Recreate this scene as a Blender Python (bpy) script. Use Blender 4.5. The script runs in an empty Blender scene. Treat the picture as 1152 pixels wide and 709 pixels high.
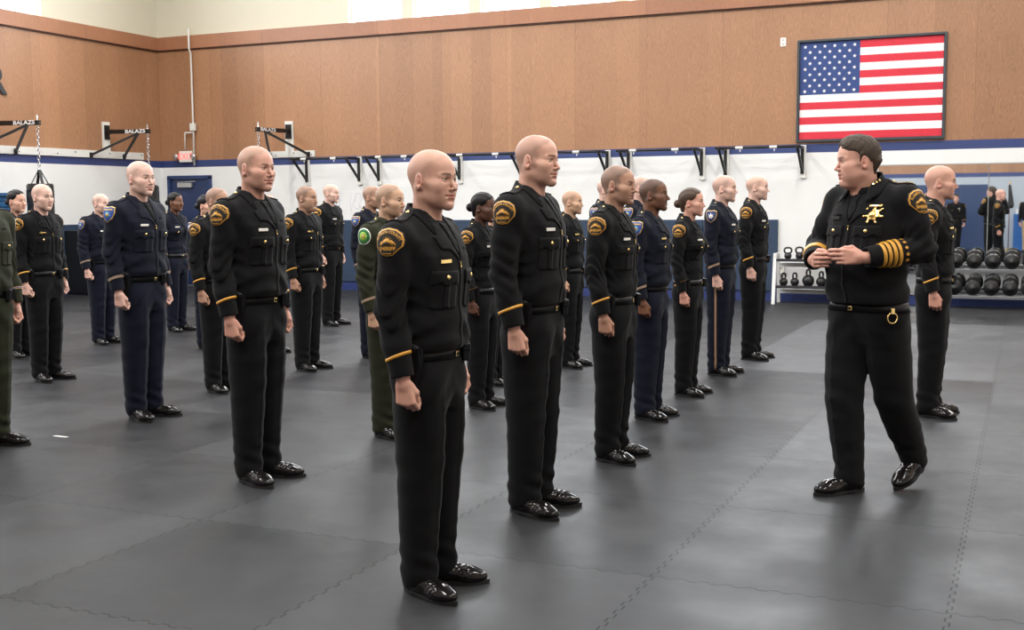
import bpy, bmesh, math, random
import numpy as np
from mathutils import Vector, Matrix, Euler
from mathutils.bvhtree import BVHTree
PI = math.pi
sc = bpy.context.scene
COL = sc.collection
# ------------------------------------------------------------------ camera
F_PX = 1322.056
H_CAM = 1.52
RX = (0.91590972, 0.03132738, -0.40015995)      # world X in camera axes (right, down, forward)
RY = (0.40132506, -0.08860871, 0.91163956)
RZ = (-0.00689838, -0.99557375, -0.09373004)
camd = bpy.data.cameras.new('camera'); cam = bpy.data.objects.new('camera', camd); COL.objects.link(cam)
camd.sensor_fit = 'HORIZONTAL'; camd.sensor_width = 36.0; camd.lens = F_PX / 1152 * 36.0
camd.clip_start = 0.05; camd.clip_end = 200
right = Vector((RX[0], RY[0], RZ[0])); down = Vector((RX[1], RY[1], RZ[1])); fwd = Vector((RX[2], RY[2], RZ[2]))
m = Matrix((right, -down, -fwd)).transposed().to_4x4(); m.translation = Vector((0, 0, H_CAM))
cam.matrix_world = m
sc.camera = cam
# ------------------------------------------------------------------ view, world
sc.view_settings.view_transform = 'Standard'; sc.view_settings.look = 'None'
sc.view_settings.gamma = 1.0; sc.view_settings.use_curve_mapping = False
sc.view_settings.exposure = 0.27
try:
    sc.cycles.use_denoising = True; sc.cycles.max_bounces = 6; sc.cycles.diffuse_bounces = 3
    sc.cycles.glossy_bounces = 3; sc.cycles.transmission_bounces = 4; sc.cycles.transparent_max_bounces = 6
    sc.cycles.sample_clamp_indirect = 6.0; sc.cycles.caustics_reflective = False; sc.cycles.caustics_refractive = False
except Exception: pass
W = bpy.data.worlds.new('world'); sc.world = W; W.use_nodes = True
W.node_tree.nodes['Background'].inputs[0].default_value = (0.93, 0.97, 1.0, 1)
W.node_tree.nodes['Background'].inputs[1].default_value = 1.9
# ------------------------------------------------------------------ room dimensions
XL, XR, YF, YB, ZC = -15.4, 5.5, 18.25, -3.2, 7.4
ZN, ZS0, ZS1, ZW, ZT = 1.26, 2.27, 2.40, 4.49, 4.73
WIN_T = 6.4
def area(name, loc, rot, sx, sy, power, color=(1, 1, 1)):
    l = bpy.data.lights.new(name, 'AREA'); l.shape = 'RECTANGLE'; l.size = sx; l.size_y = sy
    l.energy = power; l.color = color
    o = bpy.data.objects.new(name, l); COL.objects.link(o); o.location = loc; o.rotation_euler = rot
    return o
P_WIN, P_LEFT, P_CEIL = 2100, 1050, 158
# daylight outside the clerestory windows (flag wall and left wall)
area('daylight_flag_wall', (-6.0, YF + 0.6, 5.7), (math.radians(-75), 0, 0), 14, 2.0, P_WIN, (0.90, 0.95, 1.0))
area('daylight_left_wall', (XL - 0.6, 8.0, 5.7), (0, math.radians(-75), 0), 2.0, 14, P_LEFT, (0.90, 0.95, 1.0))
CEIL_LAMPS = [(x, y) for y in (0.5, 5.0, 9.5, 14.0) for x in (-12.5, -7.5, -2.5, 2.5)]

# ------------------------------------------------------------------ helpers: tags
def tag(o, label=None, cat=None, group=None, kind=None):
    if label: o['label'] = label
    if cat: o['category'] = cat
    if group: o['group'] = group
    if kind: o['kind'] = kind
    return o
def empty(name, loc=(0, 0, 0), rz=0, label=None, cat=None, group=None):
    o = bpy.data.objects.new(name, None); COL.objects.link(o); o.location = loc; o.rotation_euler = (0, 0, rz)
    o.empty_display_size = 0.1
    return tag(o, label, cat, group)
def mkobj(name, me, mats=None, parent=None, loc=None):
    o = bpy.data.objects.new(name, me); COL.objects.link(o)
    if mats:
        while len(me.materials) < len(mats): me.materials.append(None)
        for i, mm in enumerate(mats):
            o.material_slots[i].link = 'OBJECT'; o.material_slots[i].material = mm
    if parent: o.parent = parent
    if loc is not None: o.location = loc
    return o
def copy_tree(o, parent=None):
    c = o.copy(); COL.objects.link(c); c.parent = parent
    for ch in [x for x in COL.objects if x.parent == o]: copy_tree(ch, c)
    return c
# ------------------------------------------------------------------ materials
MATS = {}
def nodes_of(name):
    mt = bpy.data.materials.new(name); mt.use_nodes = True
    nt = mt.node_tree; bs = nt.nodes['Principled BSDF']
    return mt, nt, bs
def nn(nt, t, **kw):
    n = nt.nodes.new(t)
    for k, v in kw.items(): setattr(n, k, v)
    return n
def mat(name, col, rough=0.5, metal=0.0, var=0.08, scale=20, bump=0.0, bscale=60, spec=None, sheen=0.0, coat=0.0):
    if name in MATS: return MATS[name]
    mt, nt, bs = nodes_of(name); L = nt.links.new
    tc = nn(nt, 'ShaderNodeTexCoord')
    no = nn(nt, 'ShaderNodeTexNoise'); no.inputs['Scale'].default_value = scale; no.inputs['Detail'].default_value = 3
    L(tc.outputs['Object'], no.inputs['Vector'])
    mx = nn(nt, 'ShaderNodeMix', data_type='RGBA')
    a = [max(0, c * (1 - var)) for c in col[:3]] + [1]; b = [min(1, c * (1 + var)) for c in col[:3]] + [1]
    mx.inputs[6].default_value = a; mx.inputs[7].default_value = b
    L(no.outputs['Fac'], mx.inputs[0]); L(mx.outputs[2], bs.inputs['Base Color'])
    bs.inputs['Roughness'].default_value = rough; bs.inputs['Metallic'].default_value = metal
    if spec is not None: bs.inputs['Specular IOR Level'].default_value = spec
    if sheen: bs.inputs['Sheen Weight'].default_value = sheen; bs.inputs['Sheen Roughness'].default_value = 0.5
    if coat: bs.inputs['Coat Weight'].default_value = coat; bs.inputs['Coat Roughness'].default_value = 0.08
    if bump:
        n2 = nn(nt, 'ShaderNodeTexNoise'); n2.inputs['Scale'].default_value = bscale; n2.inputs['Detail'].default_value = 4
        L(tc.outputs['Object'], n2.inputs['Vector'])
        bp = nn(nt, 'ShaderNodeBump'); bp.inputs['Strength'].default_value = bump; bp.inputs['Distance'].default_value = 0.01
        L(n2.outputs['Fac'], bp.inputs['Height']); L(bp.outputs['Normal'], bs.inputs['Normal'])
    MATS[name] = mt
    return mt
def emit_mat(name, col, st):
    if name in MATS: return MATS[name]
    mt, nt, bs = nodes_of(name)
    bs.inputs['Base Color'].default_value = (*col, 1); bs.inputs['Emission Color'].default_value = (*col, 1)
    bs.inputs['Emission Strength'].default_value = st
    MATS[name] = mt; return mt
def wood_mat(name, c1, c2, panel=1.22):
    mt, nt, bs = nodes_of(name); L = nt.links.new
    tc = nn(nt, 'ShaderNodeTexCoord'); sep = nn(nt, 'ShaderNodeSeparateXYZ'); L(tc.outputs['Object'], sep.inputs[0])
    def math_(op, a, b=None, c=None):
        n = nn(nt, 'ShaderNodeMath', operation=op)
        for i, v in enumerate((a, b, c)):
            if v is None: continue
            if isinstance(v, (int, float)): n.inputs[i].default_value = v
            else: L(v, n.inputs[i])
        return n.outputs[0]
    # along-wall coordinate: object x (meshes are built with x along the wall)
    u = math_('DIVIDE', sep.outputs[0], panel)
    pid = math_('FLOOR', u); fr = math_('FRACT', u)
    sub = math_('FLOOR', math_('MULTIPLY', sep.outputs[0], 2.7))
    wn = nn(nt, 'ShaderNodeTexWhiteNoise', noise_dimensions='1D'); L(pid, wn.inputs['W'])
    wn2 = nn(nt, 'ShaderNodeTexWhiteNoise', noise_dimensions='1D'); L(sub, wn2.inputs['W'])
    # grain: stretched noise distorted by panel offset
    cb = nn(nt, 'ShaderNodeCombineXYZ')
    L(math_('MULTIPLY', sep.outputs[0], 9.0), cb.inputs[0]); L(math_('MULTIPLY', wn.outputs['Value'], 37.0), cb.inputs[1])
    L(math_('MULTIPLY', sep.outputs[2], 0.9), cb.inputs[2])
    g = nn(nt, 'ShaderNodeTexNoise'); g.inputs['Scale'].default_value = 1.0; g.inputs['Detail'].default_value = 2
    L(cb.outputs[0], g.inputs['Vector'])
    rings = math_('FRACT', math_('MULTIPLY', g.outputs['Fac'], 22.0))
    cb2 = nn(nt, 'ShaderNodeCombineXYZ')
    L(math_('MULTIPLY', sep.outputs[0], 160.0), cb2.inputs[0]); L(math_('MULTIPLY', sep.outputs[2], 9.0), cb2.inputs[2])
    g2 = nn(nt, 'ShaderNodeTexNoise'); g2.inputs['Scale'].default_value = 1.0; g2.inputs['Detail'].default_value = 3
    L(cb2.outputs[0], g2.inputs['Vector'])
    blot = nn(nt, 'ShaderNodeTexNoise'); blot.inputs['Scale'].default_value = 0.9; blot.inputs['Detail'].default_value = 2
    L(tc.outputs['Object'], blot.inputs['Vector'])
    f = math_('ADD', math_('MULTIPLY', rings, 0.30), math_('MULTIPLY', g2.outputs['Fac'], 0.42))
    f = math_('ADD', f, math_('MULTIPLY', wn.outputs['Value'], 0.22))
    f = math_('ADD', f, math_('MULTIPLY', wn2.outputs['Value'], 0.16))
    f = math_('ADD', f, math_('MULTIPLY', blot.outputs['Fac'], 0.25))
    mx = nn(nt, 'ShaderNodeMix', data_type='RGBA'); L(f, mx.inputs[0])
    mx.inputs[6].default_value = (*c1, 1); mx.inputs[7].default_value = (*c2, 1)
    seam = math_('MULTIPLY', math_('LESS_THAN', fr, 0.006), 0.35)
    mx2 = nn(nt, 'ShaderNodeMix', data_type='RGBA'); L(seam, mx2.inputs[0]); L(mx.outputs[2], mx2.inputs[6])
    mx2.inputs[7].default_value = (c1[0] * .6, c1[1] * .6, c1[2] * .6, 1)
    L(mx2.outputs[2], bs.inputs['Base Color']); bs.inputs['Roughness'].default_value = 0.42
    return mt
def floor_mat():
    mt, nt, bs = nodes_of('rubber_mat'); L = nt.links.new
    tc = nn(nt, 'ShaderNodeTexCoord'); sep = nn(nt, 'ShaderNodeSeparateXYZ'); L(tc.outputs['Object'], sep.inputs[0])
    def M(op, a, b=None, c=None):
        n = nn(nt, 'ShaderNodeMath', operation=op)
        for i, v in enumerate((a, b, c)):
            if v is None: continue
            if isinstance(v, (int, float)): n.inputs[i].default_value = v
            else: L(v, n.inputs[i])
        return n.outputs[0]
    X, Y = sep.outputs[0], sep.outputs[1]
    px, py = 1.14, 1.22
    def tooth(v, per, amp):    # jigsaw edge: smooth square wave
        s = M('SINE', M('MULTIPLY', v, 2 * PI / per))
        s = M('MAXIMUM', M('MINIMUM', M('MULTIPLY', s, 3.5), 1.0), -1.0)
        return M('MULTIPLY', s, amp)
    ux = M('DIVIDE', M('ADD', M('ADD', X, 0.225), tooth(Y, 0.094, 0.0085)), px)
    uy = M('DIVIDE', M('ADD', M('ADD', Y, -4.52), tooth(X, 0.094, 0.0085)), py)
    fx, fy = M('FRACT', M('ADD', ux, 100.0)), M('FRACT', M('ADD', uy, 100.0))
    ex = M('MULTIPLY', M('MINIMUM', fx, M('SUBTRACT', 1.0, fx)), px)
    ey = M('MULTIPLY', M('MINIMUM', fy, M('SUBTRACT', 1.0, fy)), py)
    seam = M('LESS_THAN', M('MINIMUM', ex, ey), 0.0034)
    cb = nn(nt, 'ShaderNodeCombineXYZ'); L(M('FLOOR', ux), cb.inputs[0]); L(M('FLOOR', uy), cb.inputs[1])
    wn = nn(nt, 'ShaderNodeTexWhiteNoise', noise_dimensions='2D'); L(cb.outputs[0], wn.inputs['Vector'])
    n1 = nn(nt, 'ShaderNodeTexNoise'); n1.inputs['Scale'].default_value = 1.7; n1.inputs['Detail'].default_value = 6; n1.inputs['Roughness'].default_value = 0.62
    L(tc.outputs['Object'], n1.inputs['Vector'])
    n3 = nn(nt, 'ShaderNodeTexNoise'); n3.inputs['Scale'].default_value = 260; n3.inputs['Detail'].default_value = 2
    L(tc.outputs['Object'], n3.inputs['Vector'])
    # newer, paler mats laid in the far right block of the floor
    pale = M('MULTIPLY', M('GREATER_THAN', M('FLOOR', ux), -2.5), M('GREATER_THAN', M('FLOOR', uy), 4.5))
    pale = M('MULTIPLY', pale, M('LESS_THAN', M('FLOOR', uy), 8.5))
    v = M('ADD', M('MULTIPLY', wn.outputs['Value'], 0.32), M('MULTIPLY', n1.outputs['Fac'], 1.5)); v = M('SUBTRACT', v, 0.38)
    v = M('ADD', v, M('MULTIPLY', n3.outputs['Fac'], 0.16))
    v = M('ADD', v, M('MULTIPLY', pale, 1.5))
    mx = nn(nt, 'ShaderNodeMix', data_type='RGBA', clamp_factor=False); L(v, mx.inputs[0])
    mx.inputs[6].default_value = (0.0125, 0.0128, 0.0140, 1); mx.inputs[7].default_value = (0.037, 0.038, 0.041, 1)
    mx2 = nn(nt, 'ShaderNodeMix', data_type='RGBA'); L(M('MULTIPLY', seam, 0.7), mx2.inputs[0]); L(mx.outputs[2], mx2.inputs[6])
    mx2.inputs[7].default_value = (0.004, 0.004, 0.004, 1)
    L(mx2.outputs[2], bs.inputs['Base Color'])
    r = M('ADD', 0.18, M('MULTIPLY', n1.outputs['Fac'], 0.50)); r = M('ADD', r, M('MULTIPLY', wn.outputs['Value'], 0.08))
    L(r, bs.inputs['Roughness'])
    bp = nn(nt, 'ShaderNodeBump'); bp.inputs['Strength'].default_value = 0.25; bp.inputs['Distance'].default_value = 0.004
    h = M('SUBTRACT', M('MULTIPLY', n3.outputs['Fac'], 0.25), M('MULTIPLY', seam, 1.0))
    L(h, bp.inputs['Height']); L(bp.outputs['Normal'], bs.inputs['Normal'])
    spv = M('MULTIPLY', M('SUBTRACT', 1.0, M('MULTIPLY', seam, 0.55)), M('ADD', 0.08, M('MULTIPLY', wn.outputs['Value'], 0.12)))
    L(spv, bs.inputs['Specular IOR Level'])
    return mt
def skin_mat(name, base, hair, stub, rough=0.50):
    if name in MATS: return MATS[name]
    mt, nt, bs = nodes_of(name); L = nt.links.new
    at = nn(nt, 'ShaderNodeAttribute', attribute_name='mask'); sep = nn(nt, 'ShaderNodeSeparateColor'); L(at.outputs['Color'], sep.inputs[0])
    tc = nn(nt, 'ShaderNodeTexCoord')
    no = nn(nt, 'ShaderNodeTexNoise'); no.inputs['Scale'].default_value = 45; no.inputs['Detail'].default_value = 4; L(tc.outputs['Object'], no.inputs['Vector'])
    def mixc(fac, a, b, k=1.0):
        mx = nn(nt, 'ShaderNodeMix', data_type='RGBA')
        mm = nn(nt, 'ShaderNodeMath', operation='MULTIPLY'); L(fac, mm.inputs[0]); mm.inputs[1].default_value = k; L(mm.outputs[0], mx.inputs[0])
        if isinstance(a, tuple): mx.inputs[6].default_value = (*a, 1)
        else: L(a, mx.inputs[6])
        mx.inputs[7].default_value = (*b, 1)
        return mx.outputs[2]
    red = (min(1, base[0] * 1.0), base[1] * 0.66, base[2] * 0.62)
    c = mixc(no.outputs['Fac'], tuple(base), red, 0.45)
    c = mixc(sep.outputs[0], c, hair, stub)
    c = mixc(sep.outputs[1], c, (base[0] * .80, base[1] * 0.48, base[2] * 0.50), 0.8)
    c = mixc(sep.outputs[2], c, (hair[0] * .45, hair[1] * .4, hair[2] * .4), 0.85)
    L(c, bs.inputs['Base Color']); bs.inputs['Roughness'].default_value = rough
    bs.inputs['Specular IOR Level'].default_value = 0.34
    bs.inputs['Subsurface Weight'].default_value = 0.06; bs.inputs['Subsurface Radius'].default_value = (0.012, 0.004, 0.002)
    bp = nn(nt, 'ShaderNodeBump'); bp.inputs['Strength'].default_value = 0.06; bp.inputs['Distance'].default_value = 0.003
    n2 = nn(nt, 'ShaderNodeTexNoise'); n2.inputs['Scale'].default_value = 220; L(tc.outputs['Object'], n2.inputs['Vector'])
    L(n2.outputs['Fac'], bp.inputs['Height']); L(bp.outputs['Normal'], bs.inputs['Normal'])
    MATS[name] = mt; return mt
# ------------------------------------------------------------------ mesh toolkit
def mesh_np(name, V, Fq, smooth=True, mask=None, mi=None):
    me = bpy.data.meshes.new(name)
    n = len(V); k = Fq.shape[1]
    me.vertices.add(n); me.vertices.foreach_set('co', np.asarray(V, np.float32).ravel())
    me.loops.add(Fq.size); me.loops.foreach_set('vertex_index', np.asarray(Fq, np.int32).ravel())
    me.polygons.add(len(Fq)); me.polygons.foreach_set('loop_start', np.arange(0, Fq.size, k, dtype=np.int32))
    if mi is not None: me.polygons.foreach_set('material_index', np.asarray(mi, np.int32))
    me.update(calc_edges=True); me.validate()
    if smooth: me.polygons.foreach_set('use_smooth', np.ones(len(me.polygons), bool))
    if mask is not None:
        ca = me.color_attributes.new('mask', 'FLOAT_COLOR', 'POINT')
        ca.data.foreach_set('color', np.concatenate([mask, np.ones((n, 1))], 1).astype(np.float32).ravel())
    return me
class MB:
    """collects boxes, tubes, lathes, polygons in one bmesh"""
    def __init__(s): s.bm = bmesh.new(); s.mi = 0
    def face(s, vs, smooth=False):
        f = s.bm.faces.new([s.bm.verts.new(v) for v in vs]); f.material_index = s.mi; f.smooth = smooth; return f
    def box(s, c, size, rot=None, bevel=0.0):
        sx, sy, sz = [a / 2 for a in size]; R = (rot or Matrix.Identity(3)); c = Vector(c)
        vs = [s.bm.verts.new(c + R @ Vector((x, y, z))) for x in (-sx, sx) for y in (-sy, sy) for z in (-sz, sz)]
        fs = []
        for q in ((0, 1, 3, 2), (4, 6, 7, 5), (0, 4, 5, 1), (2, 3, 7, 6), (0, 2, 6, 4), (1, 5, 7, 3)):
            f = s.bm.faces.new([vs[i] for i in q]); f.material_index = s.mi; fs.append(f)
        if bevel:
            es = list({e for f in fs for e in f.edges})
            bmesh.ops.bevel(s.bm, geom=es, offset=bevel, segments=2, affect='EDGES', profile=0.5, material=s.mi)
        return s
    def bar(s, a, b, w, h, up=(0, 0, 1), bevel=0.0):
        a, b = Vector(a), Vector(b); d = (b - a); L = d.length; d.normalize(); u = Vector(up)
        if abs(d.dot(u)) > 0.99: u = Vector((1, 0, 0))
        y = u.cross(d).normalized(); z = d.cross(y)
        return s.box((a + b) / 2, (L, w, h), Matrix((d, y, z)).transposed(), bevel)
    def tube(s, pts, r, n=12, closed=False, caps=True):
        pts = [Vector(p) for p in pts]; N = len(pts); rings = []
        rr = r if isinstance(r, (list, tuple)) else [r] * N
        prev = None
        for i, p in enumerate(pts):
            if closed: t = pts[(i + 1) % N] - pts[i - 1]
            else: t = pts[min(i + 1, N - 1)] - pts[max(i - 1, 0)]
            t.normalize()
            if prev is None:
                u = Vector((0, 0, 1)) if abs(t.z) < 0.9 else Vector((1, 0, 0))
                x = u.cross(t).normalized()
            else:
                x = (prev - t * prev.dot(t)).normalized()
            prev = x; y = t.cross(x)
            rings.append([s.bm.verts.new(p + (x * math.cos(2 * PI * k / n) + y * math.sin(2 * PI * k / n)) * rr[i]) for k in range(n)])
        for i in range(N if closed else N - 1):
            a, b = rings[i], rings[(i + 1) % N]
            for k in range(n):
                f = s.bm.faces.new((a[k], a[(k + 1) % n], b[(k + 1) % n], b[k])); f.smooth = True; f.material_index = s.mi
        if caps and not closed:
            for rg, rev in ((rings[0], True), (rings[-1], False)):
                f = s.bm.faces.new(rg[::-1] if rev else rg); f.material_index = s.mi
        return s
    def lathe(s, prof, M=None, n=24, smooth=True):
        """prof: list of (r, z) ; M: 4x4"""
        M = M or Matrix.Identity(4); rings = []
        for r, z in prof:
            if r < 1e-6: rings.append([s.bm.verts.new(M @ Vector((0, 0, z)))])
            else: rings.append([s.bm.verts.new(M @ Vector((r * math.cos(2 * PI * k / n), r * math.sin(2 * PI * k / n), z))) for k in range(n)])
        for a, b in zip(rings[:-1], rings[1:]):
            for k in range(n):
                k2 = (k + 1) % n
                if len(a) == 1 and len(b) == 1: continue
                if len(a) == 1: vs = (a[0], b[k], b[k2])
                elif len(b) == 1: vs = (a[k], b[0], a[k2])
                else: vs = (a[k], b[k], b[k2], a[k2])
                f = s.bm.faces.new(vs); f.smooth = smooth; f.material_index = s.mi
        return s
    def prism(s, poly, z0, z1, M=None, smooth=False):
        M = M or Matrix.Identity(4)
        a = [s.bm.verts.new(M @ Vector((x, y, z0))) for x, y in poly]; b = [s.bm.verts.new(M @ Vector((x, y, z1))) for x, y in poly]
        n = len(poly)
        for f in ([s.bm.faces.new(a[::-1]), s.bm.faces.new(b)] + [s.bm.faces.new((a[i], a[(i + 1) % n], b[(i + 1) % n], b[i])) for i in range(n)]):
            f.material_index = s.mi
        return s
    def mesh(s, name):
        bmesh.ops.recalc_face_normals(s.bm, faces=s.bm.faces)
        me = bpy.data.meshes.new(name); s.bm.to_mesh(me); s.bm.free(); return me
    def build(s, name, mats, parent=None, loc=None):
        return mkobj(name, s.mesh(name), mats if isinstance(mats, (list, tuple)) else [mats], parent, loc)
def text_data(body, size=1.0, align='CENTER', extrude=0.0, shear=0.0, bold=0.0):
    c = bpy.data.curves.new('lettering', 'FONT'); c.body = body; c.size = size; c.align_x = align; c.align_y = 'CENTER'
    c.extrude = extrude; c.shear = shear; c.offset = bold; c.resolution_u = 3
    o = bpy.data.objects.new('lettering', c); me = bpy.data.meshes.new_from_object(o)
    bpy.data.objects.remove(o); return me
def text_obj(name, body, size, M, material, parent, extrude=0.002, bold=0.0):
    me = text_data(body, size, extrude=extrude, bold=bold); me.transform(M)
    me.materials.clear()
    return mkobj(name, me, [material], parent)
# ------------------------------------------------------------------ implicit surfaces
def smin(a, b, k):
    if k <= 0: return np.minimum(a, b)
    h = np.maximum(k - np.abs(a - b), 0) / k
    return np.minimum(a, b) - h * h * k * 0.25
class G:
    def __init__(s, lo, hi, h):
        s.lo = np.array(lo, float); s.h = h
        s.n = np.ceil((np.array(hi) - s.lo) / h).astype(int) + 1
        s.ax = [(s.lo[i] + h * np.arange(s.n[i])).astype(np.float32) for i in range(3)]
        s.F = np.full(s.n, 0.5, np.float32)
    def sl(s, lo, hi):
        i0 = [int(max(0, np.floor((lo[i] - s.lo[i]) / s.h))) for i in range(3)]
        i1 = [int(min(s.n[i], np.ceil((hi[i] - s.lo[i]) / s.h) + 1)) for i in range(3)]
        if any(b - a < 1 for a, b in zip(i0, i1)): return None, None
        S = tuple(slice(a, b) for a, b in zip(i0, i1))
        return S, (s.ax[0][S[0]][:, None, None], s.ax[1][S[1]][None, :, None], s.ax[2][S[2]][None, None, :])
    def op(s, fn, lo=None, hi=None, k=0.0, mode='add', pad=0.02):
        if lo is None: lo, hi = s.lo, s.lo + s.h * s.n
        S, p = s.sl([a - pad for a in lo], [a + pad for a in hi])
        if S is None: return s
        v = fn(*p).astype(np.float32)
        if mode == 'add': s.F[S] = smin(s.F[S], v, k)
        elif mode == 'sub': s.F[S] = -smin(-s.F[S], v, k)
        elif mode == 'int': s.F[S] = -smin(-s.F[S], -v, k)
        elif mode == 'disp': s.F[S] = s.F[S] + v
        return s
    def ell(s, c, r, k=0.0, mode='add', rot=None):
        c = np.array(c, np.float32); r = np.array(r, np.float32); R = None if rot is None else np.array(Euler(rot).to_matrix(), np.float32).T
        m = float(r.max()); rm = float(r.min())
        def fn(x, y, z):
            x, y, z = x - c[0], y - c[1], z - c[2]
            if R is not None: x, y, z = (R[0, 0] * x + R[0, 1] * y + R[0, 2] * z, R[1, 0] * x + R[1, 1] * y + R[1, 2] * z, R[2, 0] * x + R[2, 1] * y + R[2, 2] * z)
            k0 = np.sqrt((x / r[0])**2 + (y / r[1])**2 + (z / r[2])**2)
            k1 = np.sqrt((x / r[0]**2)**2 + (y / r[1]**2)**2 + (z / r[2]**2)**2) + 1e-6
            return k0 * (k0 - 1) / k1
        ext = np.array([m] * 3) if R is not None else r
        return s.op(fn, c - ext - k, c + ext + k, k, mode)
    def cone(s, a, b, ra, rb, k=0.0, mode='add', sc3=(1, 1, 1)):
        a = np.array(a, np.float32); b = np.array(b, np.float32); q = np.array(sc3, np.float32)
        mx = max(ra, rb) * max(1 / q.min(), 1)
        ab = (b - a) * q; L2 = float(ab @ ab) + 1e-12
        def fn(x, y, z):
            x, y, z = (x - a[0]) * q[0], (y - a[1]) * q[1], (z - a[2]) * q[2]
            t = np.clip((x * ab[0] + y * ab[1] + z * ab[2]) / L2, 0, 1)
            return np.sqrt((x - t * ab[0])**2 + (y - t * ab[1])**2 + (z - t * ab[2])**2) - (ra + (rb - ra) * t)
        return s.op(fn, np.minimum(a, b) - mx - k, np.maximum(a, b) + mx + k, k, mode)
    def chain(s, pts, rs, k=0.0, mode='add', sc3=(1, 1, 1), kfirst=None):
        for i in range(len(pts) - 1):
            s.cone(pts[i], pts[i + 1], rs[i], rs[i + 1], kfirst if (kfirst is not None and i == 0) else k, mode, sc3)
        return s
    def extract(s, smooth=1):
        F = s.F; n = F.shape
        S = F < 0
        c = np.zeros([m_ - 1 for m_ in n], np.int8)
        for dx in (0, 1):
            for dy in (0, 1):
                for dz in (0, 1):
                    c += S[dx:n[0] - 1 + dx, dy:n[1] - 1 + dy, dz:n[2] - 1 + dz]
        act = (c > 0) & (c < 8); idx = np.full(act.shape, -1, np.int64); ii = np.argwhere(act); idx[act] = np.arange(len(ii))
        i, j, k = ii.T; acc = np.zeros((len(ii), 3)); cnt = np.zeros(len(ii))
        for ax in range(3):
            o1, o2 = [a for a in range(3) if a != ax]
            for p in (0, 1):
                for q in (0, 1):
                    A = [i, j, k]; A[o1] = A[o1] + p; A[o2] = A[o2] + q
                    B = list(A); B[ax] = B[ax] + 1
                    fa, fb = F[tuple(A)], F[tuple(B)]
                    w = (fa < 0) != (fb < 0)
                    t = np.where(w, fa / np.where(w, fa - fb, 1), 0)
                    off = np.zeros((len(ii), 3)); off[:, o1] = p; off[:, o2] = q; off[:, ax] = t
                    acc += off * w[:, None]; cnt += w
        V = ii + acc / np.maximum(cnt, 1)[:, None]
        quads = []
        for ax in range(3):
            o1, o2 = [(1, 2), (2, 0), (0, 1)][ax]
            sl0 = [slice(None)] * 3; sl1 = [slice(None)] * 3; sl0[ax] = slice(0, n[ax] - 1); sl1[ax] = slice(1, n[ax])
            a, b = S[tuple(sl0)], S[tuple(sl1)]
            e = np.argwhere(a != b); ok = (e[:, o1] > 0) & (e[:, o2] > 0) & (e[:, o1] < n[o1] - 1) & (e[:, o2] < n[o2] - 1)
            e = e[ok]; flip = a[tuple(e.T)]
            q = []
            for d1, d2 in ((-1, -1), (0, -1), (0, 0), (-1, 0)):
                f = e.copy(); f[:, o1] += d1; f[:, o2] += d2; q.append(idx[tuple(f.T)])
            q = np.stack(q, 1); q[~flip] = q[~flip][:, ::-1]; quads.append(q)
        Q = np.concatenate(quads); Q = Q[(Q >= 0).all(1)]
        for _ in range(smooth):
            acc = np.zeros_like(V); cnt = np.zeros(len(V))
            for a, b in ((0, 1), (1, 2), (2, 3), (3, 0)):
                np.add.at(acc, Q[:, a], V[Q[:, b]]); np.add.at(acc, Q[:, b], V[Q[:, a]])
                np.add.at(cnt, Q[:, a], 1); np.add.at(cnt, Q[:, b], 1)
            V = 0.5 * V + 0.5 * acc / np.maximum(cnt, 1)[:, None]
        return s.lo + V * s.h, Q
def merge(parts):
    Vs, Qs, off = [], [], 0
    for V, Q in parts: Vs.append(V); Qs.append(Q + off); off += len(V)
    return np.concatenate(Vs), np.concatenate(Qs)
def xf(V, M): 
    M = np.array(M); return V @ M[:3, :3].T + M[:3, 3]
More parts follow.
